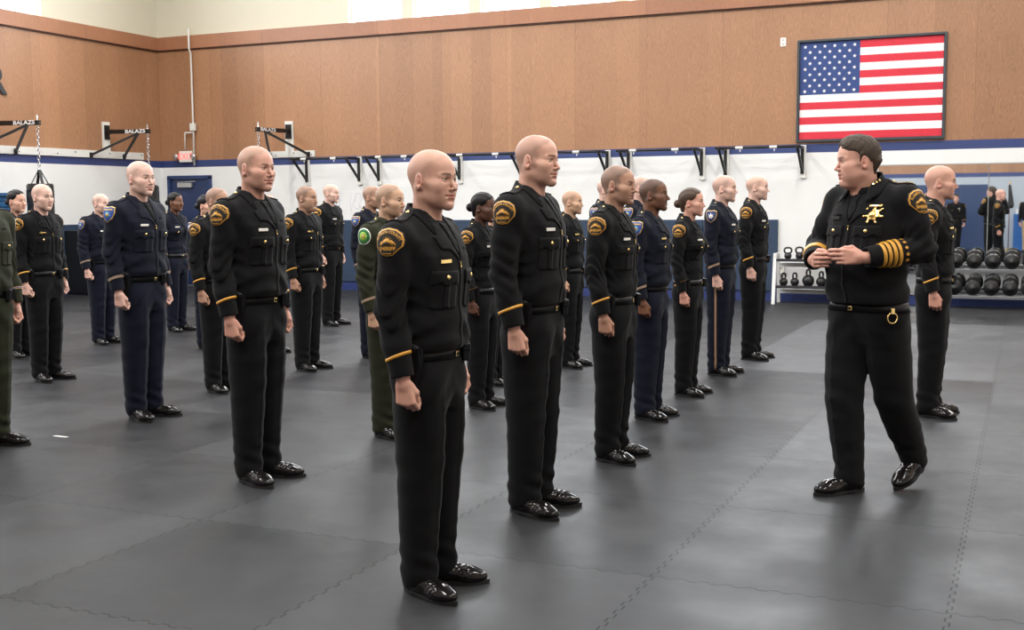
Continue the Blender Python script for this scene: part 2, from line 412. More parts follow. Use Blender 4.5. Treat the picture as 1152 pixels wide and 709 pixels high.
# ------------------------------------------------------------------ heads
def sstep(a, b, x):
    t = np.clip((x - a) / (b - a), 0, 1); return t * t * (3 - 2 * t)
def head_geo(h=0.003, w=1.0, jaw=1.0, nose=1.0, brow=1.0, chin=1.0, fat=0.0, lips=1.0, cheek=1.0, back=1.0, mouth_open=0.0, neck=1.0, long=1.0, female=0.0, nw=1.0, recede=1.0):
    """head frame: origin between the ear canals, x forward, y left, z up; neck runs down to z -0.22"""
    g = G((-0.125, -0.10, -0.225), (0.145, 0.10, 0.145), h)
    g.ell((-0.012 * back, 0, 0.043), (0.097 * back, 0.0755 * w, 0.088), 0)
    g.ell((0.030, 0, 0.048), (0.066, 0.062 * w, 0.064), 0.03)
    g.ell((0.040, 0, -0.022), (0.0535, 0.0565 * w, 0.080 * long), 0.035)
    jy = 0.050 * w * (0.5 + 0.5 * jaw)
    for s in (-1, 1):
        g.cone((0.004, s * jy, -0.050), (0.070, s * 0.016, -0.090 * long), 0.017 * jaw + 0.004 * fat, 0.0145, 0.022)
        g.cone((0.002, s * jy, -0.050), (-0.004, s * 0.056 * w, -0.005), 0.017 * jaw, 0.014, 0.02)
        g.ell((0.060, s * 0.038 * w, -0.017), (0.021, 0.0195, 0.018), 0.03)
        g.ell((0.040, s * 0.038 * w, -0.046), (0.038, 0.021, 0.040), 0.03)
        g.cone((0.064, s * 0.045, -0.013), (0.025, s * 0.060 * w, -0.004), 0.0070 * cheek, 0.003, 0.035)
        g.cone((0.0885, s * 0.010, 0.0265), (0.073, s * 0.046 * w, 0.0255), 0.0085 * brow, 0.006, 0.016)
        if fat > 0:
            g.ell((0.040, s * 0.043, -0.058), (0.034, 0.022 + 0.002 * fat, 0.032), 0.03)
            g.ell((0.036, 0, -0.100), (0.040, 0.040, 0.016 * fat + 0.008), 0.03)
    g.ell((0.078, 0, -0.093 * long), (0.018 * chin, 0.020, 0.0165), 0.02)
    g.ell((0.0725, 0, -0.057), (0.0225, 0.034, 0.028), 0.022)
    for s in (-1, 1):       # eye sockets, temples
        g.ell((0.107, s * 0.033, 0.010), (0.025, 0.018, 0.0120), 0.012, 'sub')
        g.ell((0.064, s * 0.096 * w, 0.040), (0.034, 0.024, 0.034), 0.03, 'sub')
    # nose
    n = nose
    g.cone((0.0885, 0, 0.020), (0.1045 + 0.006 * (n - 1), 0, -0.010), 0.0058 * nw, 0.0066 * nw, 0.009)
    g.cone((0.1045, 0, -0.010), (0.1145 + 0.012 * (n - 1), 0, -0.0250), 0.0068 * nw, 0.0080 * nw, 0.006)
    for s in (-1, 1):
        g.ell((0.1010, s * 0.0125 * nw, -0.0285), (0.0100, 0.0058, 0.0068), 0.007)
        g.ell((0.1060, s * 0.0062 * nw, -0.0365), (0.0050, 0.0030, 0.0035), 0.002, 'sub')
    # mouth
    lp = lips; mo = mouth_open
    g.ell((0.0885, 0, -0.0498), (0.0088, 0.0235, 0.0052 * lp), 0.005)
    g.ell((0.0868, 0, -0.0610 - mo), (0.0090, 0.0205, 0.0058 * lp), 0.005)
    g.ell((0.0985, 0, -0.0555 - mo * .4), (0.0095 + mo * .8, 0.0235 - mo, 0.0013 + mo * .55), 0.003, 'sub')
    g.ell((0.0945, 0, -0.0740 - mo * .5), (0.0075, 0.018, 0.0055), 0.010, 'sub')
    for s in (-1, 1):
        g.ell((0.0915, s * 0.0275, -0.0555), (0.005, 0.003, 0.003), 0.008, 'sub')
    # eyelids around the eyeball with an open slit
    for s in (-1, 1):
        ec = np.array((0.0795, s * 0.0315, 0.0115))
        g.ell(ec, (0.0138, 0.0145, 0.0132), 0.005)
        g.ell(ec + (0.012, 0, -0.0010), (0.011, 0.0138, 0.0036 if not female else 0.0043), 0.0015, 'sub')
        g.cone(ec + (0.0125, -0.011, 0.0072), ec + (0.0105, 0.011, 0.0072), 0.0008, 0.0008, 0.003, 'sub')
    # ears
    for s in (-1, 1):
        y = 0.0745 * w; rt = (s * 0.12, -0.16, s * 0.26)
        g.ell((-0.007, s * (y + 0.0045), 0.003), (0.0215, 0.0070, 0.0325), 0.006, rot=rt)
        g.ell((-0.0030, s * (y + 0.0125), 0.0055), (0.0150, 0.0085, 0.0235), 0.0015, 'sub', rot=rt)
        g.ell((-0.0085, s * (y + 0.0035), 0.0085), (0.0055, 0.0050, 0.0150), 0.004, rot=rt)
        g.ell((0.001, s * (y + 0.001), -0.0215), (0.0085, 0.0055, 0.0085), 0.005, rot=rt)
        g.ell((0.0095, s * (y - 0.0015), -0.004), (0.0042, 0.0045, 0.0065), 0.004)
        g.ell((0.004, s * (y + 0.006), -0.003), (0.0060, 0.0055, 0.0070), 0.003, 'sub')
    # neck
    nr = 0.056 * neck * (1 - 0.14 * female)
    g.cone((-0.022, 0, -0.030), (-0.040, 0, -0.24), nr, nr * 1.04, 0.03, sc3=(1.0, 0.97, 1))
    for s in (-1, 1):
        g.cone((-0.022, s * 0.055, -0.030), (0.018, s * 0.018, -0.19), 0.012, 0.011, 0.025)
    g.ell((0.020, 0, -0.122), (0.010, 0.010, 0.014), 0.02)
    V, Q = g.extract(1)
    x, y, z = V.T; ay = np.abs(y)
    # masks: R scalp hair / stubble, G lips and reddened skin, B brows, lashes
    wob = 0.004 * np.sin(160 * y + 90 * z) + 0.003 * np.sin(210 * x - 130 * z)
    top = sstep(-0.012, 0.014, z - (0.086 - 0.60 * (0.080 - np.minimum(x, 0.085)) * recede) + wob)
    sideb = sstep(0.052, 0.030, x + wob + 0.25 * np.maximum(0, -z)) * sstep(-0.046, -0.016, z + 0.45 * np.maximum(0, -x - 0.02) + wob)
    top = top * sstep(0.092, 0.070, x + wob)
    R = np.clip(1 - (1 - top) * (1 - sideb), 0, 1) * (0.86 + 0.14 * np.sin(60 * x + 3) * np.sin(70 * y + 40 * z))
    ear = sstep(0.0755 * w, 0.0785 * w, ay) * (z > -0.036) * (z < 0.040) * (x > -0.034) * (x < 0.022)
    beard = 0.30 * sstep(-0.028, -0.048, z) * sstep(-0.13, -0.10, z) * sstep(-0.005, 0.03, x) * (1 - female)
    R = np.maximum(R, beard) * (1 - ear)
    lipd = ((ay / 0.0215)**2 + ((z + 0.055 + mo * .5) / (0.0108 * lp + mo * .8))**2)
    Gm = sstep(1.15, 0.75, lipd) * (x > 0.078)
    Gm = np.maximum(Gm, ear * 0.42); Gm = np.maximum(Gm, 0.22 * np.exp(-(((x - 0.105) / 0.02)**2 + (y / 0.016)**2 + ((z + 0.022) / 0.014)**2)))
    Gm = np.maximum(Gm, 0.14 * np.exp(-(((ay - 0.045) / 0.018)**2 + ((z + 0.022) / 0.018)**2)) * (x > 0.03))
    u_ = np.clip((ay - 0.011) / 0.038, 0, 1)
    bz = 0.0285 + 0.0050 * np.sin(u_ * PI * 0.72) - 0.0020 * u_; bwid = (0.0046 - 0.0022 * u_) * (1 - 0.30 * female)
    B = 0.95 * sstep(bwid + 0.0012, bwid - 0.0006, np.abs(z - bz)) * sstep(0.009, 0.013, ay) * sstep(0.051, 0.045, ay) * (x > 0.05)
    lid = sstep(0.0034, 0.0016, np.abs(z - 0.0152)) * sstep(0.0160, 0.0130, np.abs(ay - 0.0315)) * (x > 0.078) * 0.8
    B = np.clip(np.maximum(B, lid), 0, 1)
    return V, Q, np.stack([R, Gm, B], 1)
def hair_noise(V, amp, fx=140, fz=60):
    x, y, z = V.T
    return amp * (np.sin(fx * y + 9 * np.sin(30 * z + 20 * x)) * 0.5 + np.sin(fz * 2.3 * x + 7 * np.sin(40 * y)) * 0.3 + np.sin(170 * z + 50 * y + 33 * x) * 0.25)
def hair_geo(kind, h=0.004, w=1.0):
    g = G((-0.175, -0.115, -0.10), (0.135, 0.115, 0.165), h)
    if kind == 'bun':
        g.ell((-0.014, 0, 0.047), (0.1015, 0.0815 * w, 0.0915), 0)
        g.ell((0.028, 0, 0.052), (0.068, 0.066 * w, 0.067), 0.03)
        g.cone((-0.06, 0, -0.01), (-0.065, 0, -0.045), 0.05, 0.035, 0.02)
        hl_ = lambda x, y, z: 0.012 - (z - 0.95 * (x - 0.02)) * 0.6 + 0.002 * np.sin(90 * y)
        g.op(lambda x, y, z: 0.0055 * (1 - np.clip(-hl_(x, y, z) / 0.018, 0, 1)) * (x > -0.05), mode='disp'); g.op(hl_, k=0.004, mode='int')     # open the face
        g.op(lambda x, y, z: x - 0.087 + 0 * y + 0 * z, k=0.006, mode='int')
        for s in (-1, 1):
            g.ell((0.0, s * 0.088 * w, -0.008), (0.027, 0.020, 0.034), 0.006, 'sub')
        g.ell((-0.120, 0, 0.004), (0.036, 0.038, 0.036), 0.010)
        g.op(lambda x, y, z: 0.0016 * np.sin(150 * y + 40 * z) + 0 * x, mode='disp')
    elif kind == 'short':
        g.ell((-0.014, 0, 0.050), (0.1025, 0.0795 * w, 0.094), 0)
        g.ell((0.028, 0, 0.078), (0.070, 0.064 * w, 0.062), 0.03)
        hl_ = lambda x, y, z: 0.024 - (z - 0.62 * (x - 0.005)) + 0.003 * np.sin(110 * y + 60 * x)
        g.op(lambda x, y, z: 0.0055 * (1 - np.clip(-hl_(x, y, z) / 0.022, 0, 1)) * (x > -0.04), mode='disp'); g.op(hl_, k=0.004, mode='int')
        g.cone((-0.075, -0.045, 0.01), (-0.06, -0.04, -0.055), 0.03, 0.012, 0.012); g.cone((-0.075, 0.045, 0.01), (-0.06, 0.04, -0.055), 0.03, 0.012, 0.012)
        g.cone((-0.082, 0, 0.01), (-0.068, 0, -0.055), 0.032, 0.014, 0.02)
        g.op(lambda x, y, z: x - 0.097 + 0.012 * np.cos(y * 45) + 0 * z, k=0.006, mode='int')
        for s in (-1, 1):
            g.cone((0.010, s * 0.0735 * w, 0.046), (0.015, s * 0.0725 * w, 0.008), 0.0065, 0.003, 0.012)
            g.ell((-0.004, s * 0.090 * w, 0.004), (0.021, 0.018, 0.033), 0.004, 'sub')
            g.ell((0.055, s * 0.080 * w, 0.034), (0.034, 0.030, 0.038), 0.006, 'sub')
        g.op(lambda x, y, z: 0.0024 * (np.sin(160 * y + 14 * np.sin(x * 40 + 30 * z) + 50 * z) * 0.5 + np.sin(300 * y + 130 * x + 60 * z) * .35 + np.sin(90 * x + 120 * z) * .3), mode='disp')
    V, Q = g.extract(1)
    return V, Q
# ------------------------------------------------------------------ hands
def hand_geo(W, D, N, T, curl, thumb, spread=0.03, h=0.0024, fore=None, size=1.0):
    """W wrist point, D finger direction, N palm side, T thumb side; curl: 4 x 3 joint angles in degrees"""
    W, D, N, T = [np.array(a, float) for a in (W, D, N, T)]
    P = lambda d, n, t: W + size * (D * d + N * n + T * t)
    pts_lo, pts_hi = [], []
    ops = []
    ops.append(('c', P(-0.03, 0, 0), P(0.018, 0, 0), 0.0265 * size, 0.026 * size))
    rootx = [0.0305, 0.010, -0.0105, -0.029]
    rl = [0.088, 0.091, 0.086, 0.078]
    L = [(0.043, 0.026, 0.021), (0.047, 0.030, 0.022), (0.043, 0.028, 0.022), (0.034, 0.021, 0.019)]
    R = [0.0098, 0.0100, 0.0095, 0.0085]
    for i in range(4):
        root = P(rl[i], -0.003, rootx[i]); ops.append(('p', P(0.016, 0, rootx[i] * 0.62), root, 0.0155 * size, 0.0118 * size))
        ang = 0; p = root; sp = spread * (1.5 - i) * 0.35
        for j in range(3):
            ang += math.radians(curl[i][j]); d = D * math.cos(ang) + N * math.sin(ang) + T * sp * math.cos(ang)
            q = p + d * L[i][j] * size; r0 = R[i] * (1 - 0.07 * j) * size; ops.append(('f', p, q, r0, r0 * 0.92)); p = q
    tp = [P(0.022, 0.004, 0.024)] + [P(*t) for t in thumb]
    tr = [0.0165, 0.0130, 0.0110, 0.0092]
    for j in range(len(tp) - 1): ops.append(('t', tp[j], tp[j + 1], tr[j] * size, tr[j + 1] * size))
    if fore is not None: ops.append(('a', np.array(fore, float), P(-0.02, 0, 0), 0.037 * size, 0.0275 * size))
    A = np.array([o[1] for o in ops] + [o[2] for o in ops]); lo = A.min(0) - 0.045; hi = A.max(0) + 0.045
    g = G(lo, hi, h)
    for o in ops:
        k = {'c': 0.01, 'p': 0.012, 'f': 0.0035, 't': 0.006, 'a': 0.01}[o[0]]
        g.cone(o[1], o[2], o[3], o[4], k)
    return g.extract(1)
FIST = [(52, 78, 40), (58, 80, 40), (62, 80, 40), (66, 80, 40)]
FIST_T = [(0.052, 0.014, 0.040), (0.082, 0.026, 0.034), (0.098, 0.036, 0.020)]
RELAX = [(20, 30, 15), (28, 35, 20), (32, 40, 20), (36, 40, 22)]
# ------------------------------------------------------------------ clothed body kit
def loft_fn(tab, nexp=2.3):
    t = np.array(tab, float)
    def fn(x, y, z):
        zz = z.ravel(); a, b, cx = [np.interp(zz, t[:, 0], t[:, i]).astype(np.float32)[None, None, :] for i in (1, 2, 3)]
        d = (((np.abs(x - cx) / a)**nexp + (np.abs(y) / b)**nexp)**(1 / nexp) - 1) * np.minimum(a, b)
        return np.maximum(d, np.maximum(t[0, 0] - z, z - t[-1, 0]))
    return fn
def resample(pts, rs, n):
    pts = np.array(pts, float); s = np.concatenate([[0], np.cumsum(np.linalg.norm(np.diff(pts, axis=0), axis=1))]); u = np.linspace(0, s[-1], n)
    return np.stack([np.interp(u, s, pts[:, i]) for i in range(3)], 1), np.interp(u, s, rs)
def bvh_of(V, Q): return BVHTree.FromPolygons([tuple(v) for v in V.tolist()], [tuple(q) for q in Q.tolist()])
def subdiv_poly(poly, step):
    bm = bmesh.new(); vs = [bm.verts.new((x, y, 0)) for x, y in poly]; f = bm.faces.new(vs)
    xs = [p[0] for p in poly]; ys = [p[1] for p in poly]
    for ax, lo, hi in ((0, min(xs), max(xs)), (1, min(ys), max(ys))):
        n = int((hi - lo) / step)
        for i in range(1, n + 1):
            c = lo + (hi - lo) * i / (n + 1); co = (c, 0, 0) if ax == 0 else (0, c, 0); no = (1, 0, 0) if ax == 0 else (0, 1, 0)
            bmesh.ops.bisect_plane(bm, geom=bm.verts[:] + bm.edges[:] + bm.faces[:], plane_co=co, plane_no=no)
    return bm
class Decal:
    """cloth pieces laid on a surface: (u,v) -> ray origin; all rays share one direction"""
    def __init__(s, bvh, org, U, Vv, D, far=0.4):
        s.bvh = bvh; s.o = Vector(org); s.U = Vector(U); s.V = Vector(Vv); s.D = Vector(D).normalized(); s.far = far; s.bm = bmesh.new()
    def hit(s, u, v):
        st = s.o + s.U * u + s.V * v - s.D * s.far
        h = s.bvh.ray_cast(st, s.D)
        if h[0] is None: return None, None
        n = h[1]
        if n.dot(s.D) > 0: n = -n
        return h[0], n
    def add(s, poly, off, mi=0, step=0.012, thick=None):
        thick = thick if thick is not None else off + 0.004
        bm = subdiv_poly(poly, step); s._put(bm, off, mi, thick); return s
    def text(s, body, size, c, off, mi, arc=None, bold=0.02):
        me = text_data(body, size, bold=bold * size); bm = bmesh.new(); bm.from_mesh(me); bpy.data.meshes.remove(me)
        for v in bm.verts:
            if arc:
                a = v.co.x / arc; r = arc + v.co.y; v.co = Vector((c[0] + r * math.sin(a), c[1] - arc + r * math.cos(a), 0))
            else: v.co = Vector((v.co.x + c[0], v.co.y + c[1], 0))
        s._put(bm, off, mi, 0); return s
    def _put(s, bm, off, mi, thick):
        bm.verts.ensure_lookup_table(); mp = {}; lo = {}
        for v in bm.verts:
            p, n = s.hit(v.co.x, v.co.y)
            if p is None: continue
            n = (n * 0.5 - s.D * 0.5).normalized()
            mp[v] = s.bm.verts.new(p + n * off)
            if thick: lo[v] = s.bm.verts.new(p + n * (off - thick))
        for f in bm.faces:
            if all(v in mp for v in f.verts):
                try: q = s.bm.faces.new([mp[v] for v in f.verts]); q.material_index = mi; q.smooth = True
                except ValueError: pass
        if thick:
            for e in bm.edges:
                if len(e.link_faces) == 1 and all(v in mp for v in e.verts):
                    a, b = e.verts
                    try: q = s.bm.faces.new((mp[a], mp[b], lo[b], lo[a])); q.material_index = mi
                    except ValueError: pass
        bm.free()
    def mesh(s, name):
        me = bpy.data.meshes.new(name)
        # orient faces outward
        for f in s.bm.faces: pass
        bmesh.ops.recalc_face_normals(s.bm, faces=s.bm.faces)
        s.bm.to_mesh(me); s.bm.free(); return me
def band_mesh(name, bvh, c, ax, bands, off=0.0025, n=44, tilt=0.0, fwd_=(1, 0, 0), rmax=0.1):
    """rings of cloth wrapped on a sleeve; bands: list of (start, end, material index) along the axis"""
    ax = Vector(ax).normalized(); e1 = (Vector(fwd_) - ax * Vector(fwd_).dot(ax)).normalized(); e2 = ax.cross(e1); c = Vector(c)
    bm = bmesh.new()
    for (a, b, mi) in bands:
        rings = []
        for s_, o_ in ((a, -0.003), (a, off), (b, off), (b, -0.003)):
            rg = []
            for k in range(n):
                t = 2 * PI * k / n; d = e1 * math.cos(t) + e2 * math.sin(t); o = c + ax * (s_ + tilt * math.cos(t))
                h = bvh.ray_cast(o, d); r = h[3] if h[0] is not None else rmax
                rg.append(bm.verts.new(o + d * (min(r, rmax) + o_)))
            rings.append(rg)
        for i in range(3):
            for k in range(n):
                f = bm.faces.new((rings[i][k], rings[i][(k + 1) % n], rings[i + 1][(k + 1) % n], rings[i + 1][k])); f.smooth = (i == 1); f.material_index = mi
    bmesh.ops.recalc_face_normals(bm, faces=bm.faces)
    me = bpy.data.meshes.new(name); bm.to_mesh(me); bm.free(); return me
def button_mesh(name, pts, r=0.009):
    b = MB()
    for p, d in pts:
        M_ = Vector(d).to_track_quat('Z', 'Y').to_matrix().to_4x4(); M_.translation = Vector(p) - Vector(d) * 0.001
        b.lathe([(r, 0), (r, 0.002), (r * 0.8, 0.0045), (r * 0.4, 0.0058), (0, 0.006)], M_, 12)
    return b.mesh(name)
PATCH_SHERIFF = [(-.5, .08), (-.44, .30), (-.27, .43), (0, .49), (.27, .43), (.44, .30), (.5, .08), (.47, -.12), (.20, -.42), (0, -.46), (-.20, -.42), (-.47, -.12)]
PATCH_SHIELD = [(-.40, .38), (-.20, .46), (0, .42), (.20, .46), (.40, .38), (.42, .05), (.30, -.28), (0, -.52), (-.30, -.28), (-.42, .05)]
PATCH_ROUND = [(0.46 * math.cos(a), 0.5 * math.sin(a)) for a in [2 * PI * i / 18 for i in range(18)]]
def scale_poly(p, k, dy=0.0): return [(x * k, y * k + dy) for x, y in p]
def star_poly(n, r1, r2, rot=PI / 2): return [((r1 if i % 2 == 0 else r2) * math.cos(rot + PI * i / n), (r1 if i % 2 == 0 else r2) * math.sin(rot + PI * i / n)) for i in range(2 * n)]
def make_patch(kind, bvh, side, z=1.395, x=-0.005, S=0.118, D=None, org=None, detail=True):
    """side -1: right arm (rays travel +y)"""
    Dd = D or (0, -side, 0)
    U = (1, 0, 0) if side < 0 else (-1, 0, 0)
    if D is not None: U = tuple(Vector((0, 0, 1)).cross(-Vector(D)).normalized())
    o = org or (x, side * 0.30, z)
    d = Decal(bvh, o, U, (0, 0, 1), Dd, far=0.12); sp = lambda p, k, dy=0: [(a * S * k, b * S * k + dy * S) for a, b in p]
    if kind == 'sheriff':
        P = PATCH_SHERIFF
        d.add(sp(P, 1.06), 0.0016, 0, 0.014, 0.005); d.add(sp(P, 1.0), 0.0026, 1, 0.014, 0.002); d.add(sp(P, 0.91), 0.0034, 0, 0.014, 0.001)
        if detail:
            d.text('ALAMEDA COUNTY', 0.118 * S, (0, 0.355 * S), 0.0043, 1, arc=0.44 * S, bold=0.03)
            # hill, rising sun and rays
            for k in range(7):
                a = math.radians(30 + 20 * k); c, s_ = math.cos(a), math.sin(a); w_ = 0.014
                d.add([((c * .15 - s_ * w_) * S, (s_ * .15 + c * w_) * S), ((c * .15 + s_ * w_) * S, (s_ * .15 - c * w_) * S), ((c * .22) * S, (s_ * .22) * S)], 0.0040, 1, 0.05, 0)
            d.add([(x_ * S, y_ * S) for x_, y_ in [(-.30, -.09), (-.24, .02), (-.14, .06), (-.06, .13), (.03, .15), (.10, .08), (.18, .07), (.26, .0), (.30, -.09)]], 0.0040, 1, 0.02, 0.0008)
            d.add([(x_ * S, y_ * S) for x_, y_ in [(-.24, -.075), (-.10, .0), (0, .04), (.06, .0), (.2, -.07)]], 0.0046, 0, 0.02, 0.0006)
            d.text('SHERIFF', 0.165 * S, (0, -0.20 * S), 0.0043, 1, bold=0.035)
            d.add([(-.16 * S, -.35 * S), (-.16 * S, -.37 * S), (.16 * S, -.37 * S), (.16 * S, -.35 * S)], 0.0042, 1, 0.03, 0)
    elif kind == 'shield':
        P = PATCH_SHIELD
        d.add(sp(P, 1.0), 0.0022, 1, 0.014, 0.005); d.add(sp(P, 0.90), 0.0030, 0, 0.014, 0.001)
        d.add([(-.30 * S, .30 * S), (.30 * S, .30 * S), (.30 * S, .22 * S), (-.30 * S, .22 * S)], 0.0037, 1, 0.02, 0)
        d.add([(a * S, b * S - .05 * S) for a, b in star_poly(7, .24, .13)], 0.0038, 2, 0.02, 0.0008)
        d.add([(a * S * .20, b * S * .20 - .05 * S) for a, b in PATCH_ROUND], 0.0046, 3, 0.02, 0.0006)
    elif kind == 'seal':       # pale shield with a white star and gold rim
        P = PATCH_SHIELD
        d.add(sp(P, 1.0), 0.0022, 1, 0.014, 0.005); d.add(sp(P, 0.90), 0.0030, 0, 0.014, 0.001)
        d.add([(a * S * .62, b * S * .62 - .02 * S) for a, b in PATCH_ROUND], 0.0038, 2, 0.02, 0.0008)
        d.add([(a * S, b * S - .02 * S) for a, b in star_poly(7, .25, .12)], 0.0046, 3, 0.02, 0.0008)
    elif kind == 'round':
        P = PATCH_ROUND
        d.add(sp(P, 1.0), 0.0022, 1, 0.014, 0.005); d.add(sp(P, 0.90), 0.0030, 0, 0.014, 0.001)
        d.add([(a * S * .55, b * S * .55) for a, b in PATCH_ROUND], 0.0038, 2, 0.02, 0.0008)
        d.add([(a * S, b * S) for a, b in star_poly(5, .17, .09)], 0.0046, 3, 0.02, 0.0006)
    return d.mesh('shoulder_patch')
def build_kit(K):
    """K: dict of body measures; everything for a person 1.80 m tall, facing +x"""
    kit = {}; h = K.get('h', 0.0075); bw = K.get('bw', 1.0); dp = K.get('dp', 1.0); fem = K.get('fem', 0)
    T = K['torso']
    arms = K['arms']        # {side: [(shoulder), (elbow), (wrist)]}
    ar = K.get('ar', (0.066, 0.059, 0.047))
    def arm_pts(s):
        A = arms[s]; P_ = [A[0], tuple(0.5 * (np.array(A[0]) + np.array(A[1]))), A[1], tuple(0.5 * (np.array(A[1]) + np.array(A[2]))), A[2]]
        return P_, [ar[0], 0.5 * (ar[0] + ar[1]) + 0.002, ar[1], 0.5 * (ar[1] + ar[2]) + 0.004, ar[2]]
    allp = np.array([p for s in (-1, 1) for p in arms[s]] + [(0.16, 0.2, T[0][0]), (-0.16, -0.2, 1.58)])
    lo, hi = allp.min(0) - 0.09, allp.max(0) + 0.09; lo[2] = min(lo[2], T[0][0] - 0.02); lo[0] = min(lo[0], -0.22); hi[0] = max(hi[0], 0.24)
    g = G(lo, hi, h)
    g.op(loft_fn(T))
    if K.get('belly'): g.ell((0.06, 0, 1.13), (0.135, 0.165, 0.17), 0.06)
    F_torso = g.F.copy(); gt = None
    if K.get('belly'):
        gt = G((-0.22, -0.30, T[0][0] - 0.02), (0.24, 0.30, 1.6), h); gt.op(loft_fn(T)); gt.ell((0.06, 0, 1.13), (0.135, 0.165, 0.17), 0.06)
    for s in (-1, 1):
        S_ = arms[s][0]
        if gt: gt.cone((-0.02, s * 0.05, 1.505), (S_[0], S_[1] * 0.80, S_[2] + 0.004), 0.050, ar[0] * 0.98, 0.05)
        g.cone((-0.02, s * 0.05, 1.505), (S_[0], S_[1] * 0.93, S_[2] + 0.004), 0.050, ar[0] * 0.98, 0.05)
        P_, R_ = arm_pts(s)
        g.cone(P_[0], P_[1], R_[0], R_[1], 0.035)
        g.chain(P_[1:], R_[1:], 0.012)
        g.op(lambda x, y, z: np.float32(0) * x, (0, 0, 0), (0, 0, 0)) if False else None
    if fem: 
        for s in (-1, 1): g.ell((0.085, s * 0.068, 1.315), (0.062, 0.065, 0.068), 0.04)
    # folds: at elbows, above the hem, across the back, soft drape
    seed = K.get('seed', 0)
    E = [np.array(arms[s][1]) for s in (-1, 1)]
    def folds(x, y, z):
        d = 0
        for i, e in enumerate(E):
            r2 = (x - e[0])**2 + (y - e[1])**2 + (z - e[2])**2
            d = d + 0.0075 * np.exp(-r2 / 0.011) * np.sin(95 * z + 45 * (x - e[0]) + 26 * np.sin(9 * y + seed) + seed)
        m_ = np.exp(-((z - (T[0][0] + 0.09)) / 0.075)**2)
        d = d + 0.0065 * m_ * np.sin(46 * z + 24 * y * np.sign(y) + 14 * x + seed * 2 + 2.5 * np.sin(14 * y))
        d = d + 0.0030 * np.exp(-((z - 1.36) / 0.10)**2) * np.sin(52 * (y + 0.6 * z) + 20 * x + seed) * (np.abs(y) > 0.12)
        d = d + 0.0022 * np.sin(17 * z + 21 * x + 11 * y + seed) * np.sin(13 * y - 9 * z + 2)
        return d
    g.op(folds, mode='disp')
    if gt: gt.op(folds, mode='disp')
    # sleeve ends: cut square and hollow out
    for s in (-1, 1):
        wv = np.array(arms[s][2], float); dv = wv - np.array(arms[s][1], float); dv /= np.linalg.norm(dv)
        c_ = wv - dv * 0.010
        def cut(x, y, z, c_=c_, dv=dv): return (x - c_[0]) * dv[0] + (y - c_[1]) * dv[1] + (z - c_[2]) * dv[2]
        S0, p = g.sl(wv - 0.09, wv + 0.09)
        g.F[S0] = np.where(cut(*p) > -0.02, np.maximum(g.F[S0], cut(*p)), g.F[S0]) if S0 else 0
        g.cone(c_ - dv * 0.012, c_ + dv * 0.05, ar[2] - 0.012, ar[2] - 0.012, 0.0, 'sub')
    if K.get('belly'): g.F = np.minimum(g.F, F_torso + folds(g.ax[0][:, None, None], g.ax[1][None, :, None], g.ax[2][None, None, :]).astype(np.float32))
    # hem cut
    zt = T[0][0]; 
    def hemcut(x, y, z): return np.where((np.abs(y) < 0.225) & (x * x + y * y < 0.05), zt - z, -1.0)
    g.op(hemcut, mode='int')
    V, Q = g.extract(1); kit['jacket'] = mesh_np('jacket', V, Q); bv = bvh_of(V, Q); kit['bvh'] = bv; tv = bvh_of(*gt.extract(1)) if gt else bv; kit['tv'] = tv
    # ---------------- trousers
    legs = K['legs']; hp = K.get('hips', (0.128, 0.175)); lr = K.get('lr', 1.0)
    tw = [(z, a * hp[0] / 0.128, b * hp[1] / 0.175, c) for z, a, b, c in [(0.775, 0.085, 0.130, 0.0), (0.82, 0.104, 0.160, 0.0), (0.88, 0.118, 0.172, -0.004), (0.94, 0.121, 0.172, -0.004), (1.0, 0.117, 0.163, 0.0), (1.07, 0.112, 0.156, 0.0)]]
    P_all = np.array([p for s in (-1, 1) for p in legs[s]]); lo = P_all.min(0) - 0.13; hi = P_all.max(0) + 0.13
    lo[2] = 0.0; hi[2] = 1.09; lo[1] = min(lo[1], -0.22); hi[1] = max(hi[1], 0.22); lo[0] = min(lo[0], -0.17); hi[0] = max(hi[0], 0.19)
    g = G(lo, hi, h)
    g.op(loft_fn(tw, 2.2))
    for s in (-1, 1):
        hipp, knee, ank = [np.array(q, float) for q in legs[s]]
        P_ = [hipp, hipp * 0.45 + knee * 0.55, knee, knee * 0.5 + ank * 0.5, ank, ank + (ank - knee) * 0.10]
        R_ = [0.103 * lr, 0.098 * lr, 0.086 * lr, 0.078 * lr, 0.070 * lr * K.get('ank', 1), 0.070 * lr * K.get('ank', 1)]
        P2, R2 = resample(P_, R_, 9)
        g.chain(P2, R2, 0.006, sc3=(0.92, 1.02, 1), kfirst=0.05)
        # front crease
        P3 = P2 + np.array([1, 0, 0]) * (R2[:, None] * 1.07 - 0.004); g.chain(P3, [0.006] * 9, 0.016)
        # hem falls forward over the shoe
        a2 = ank + (ank - knee) * 0.06; yaw = math.radians(K['feet'][s][3]); fx, fy = math.cos(yaw), math.sin(yaw)
        g.ell((a2[0] + 0.022 * fx, a2[1] + 0.022 * fy, max(a2[2], 0.055)), (0.062, 0.050, 0.040), 0.03)
    kn = [np.array(legs[s][1]) for s in (-1, 1)]; an = [np.array(legs[s][2]) for s in (-1, 1)]
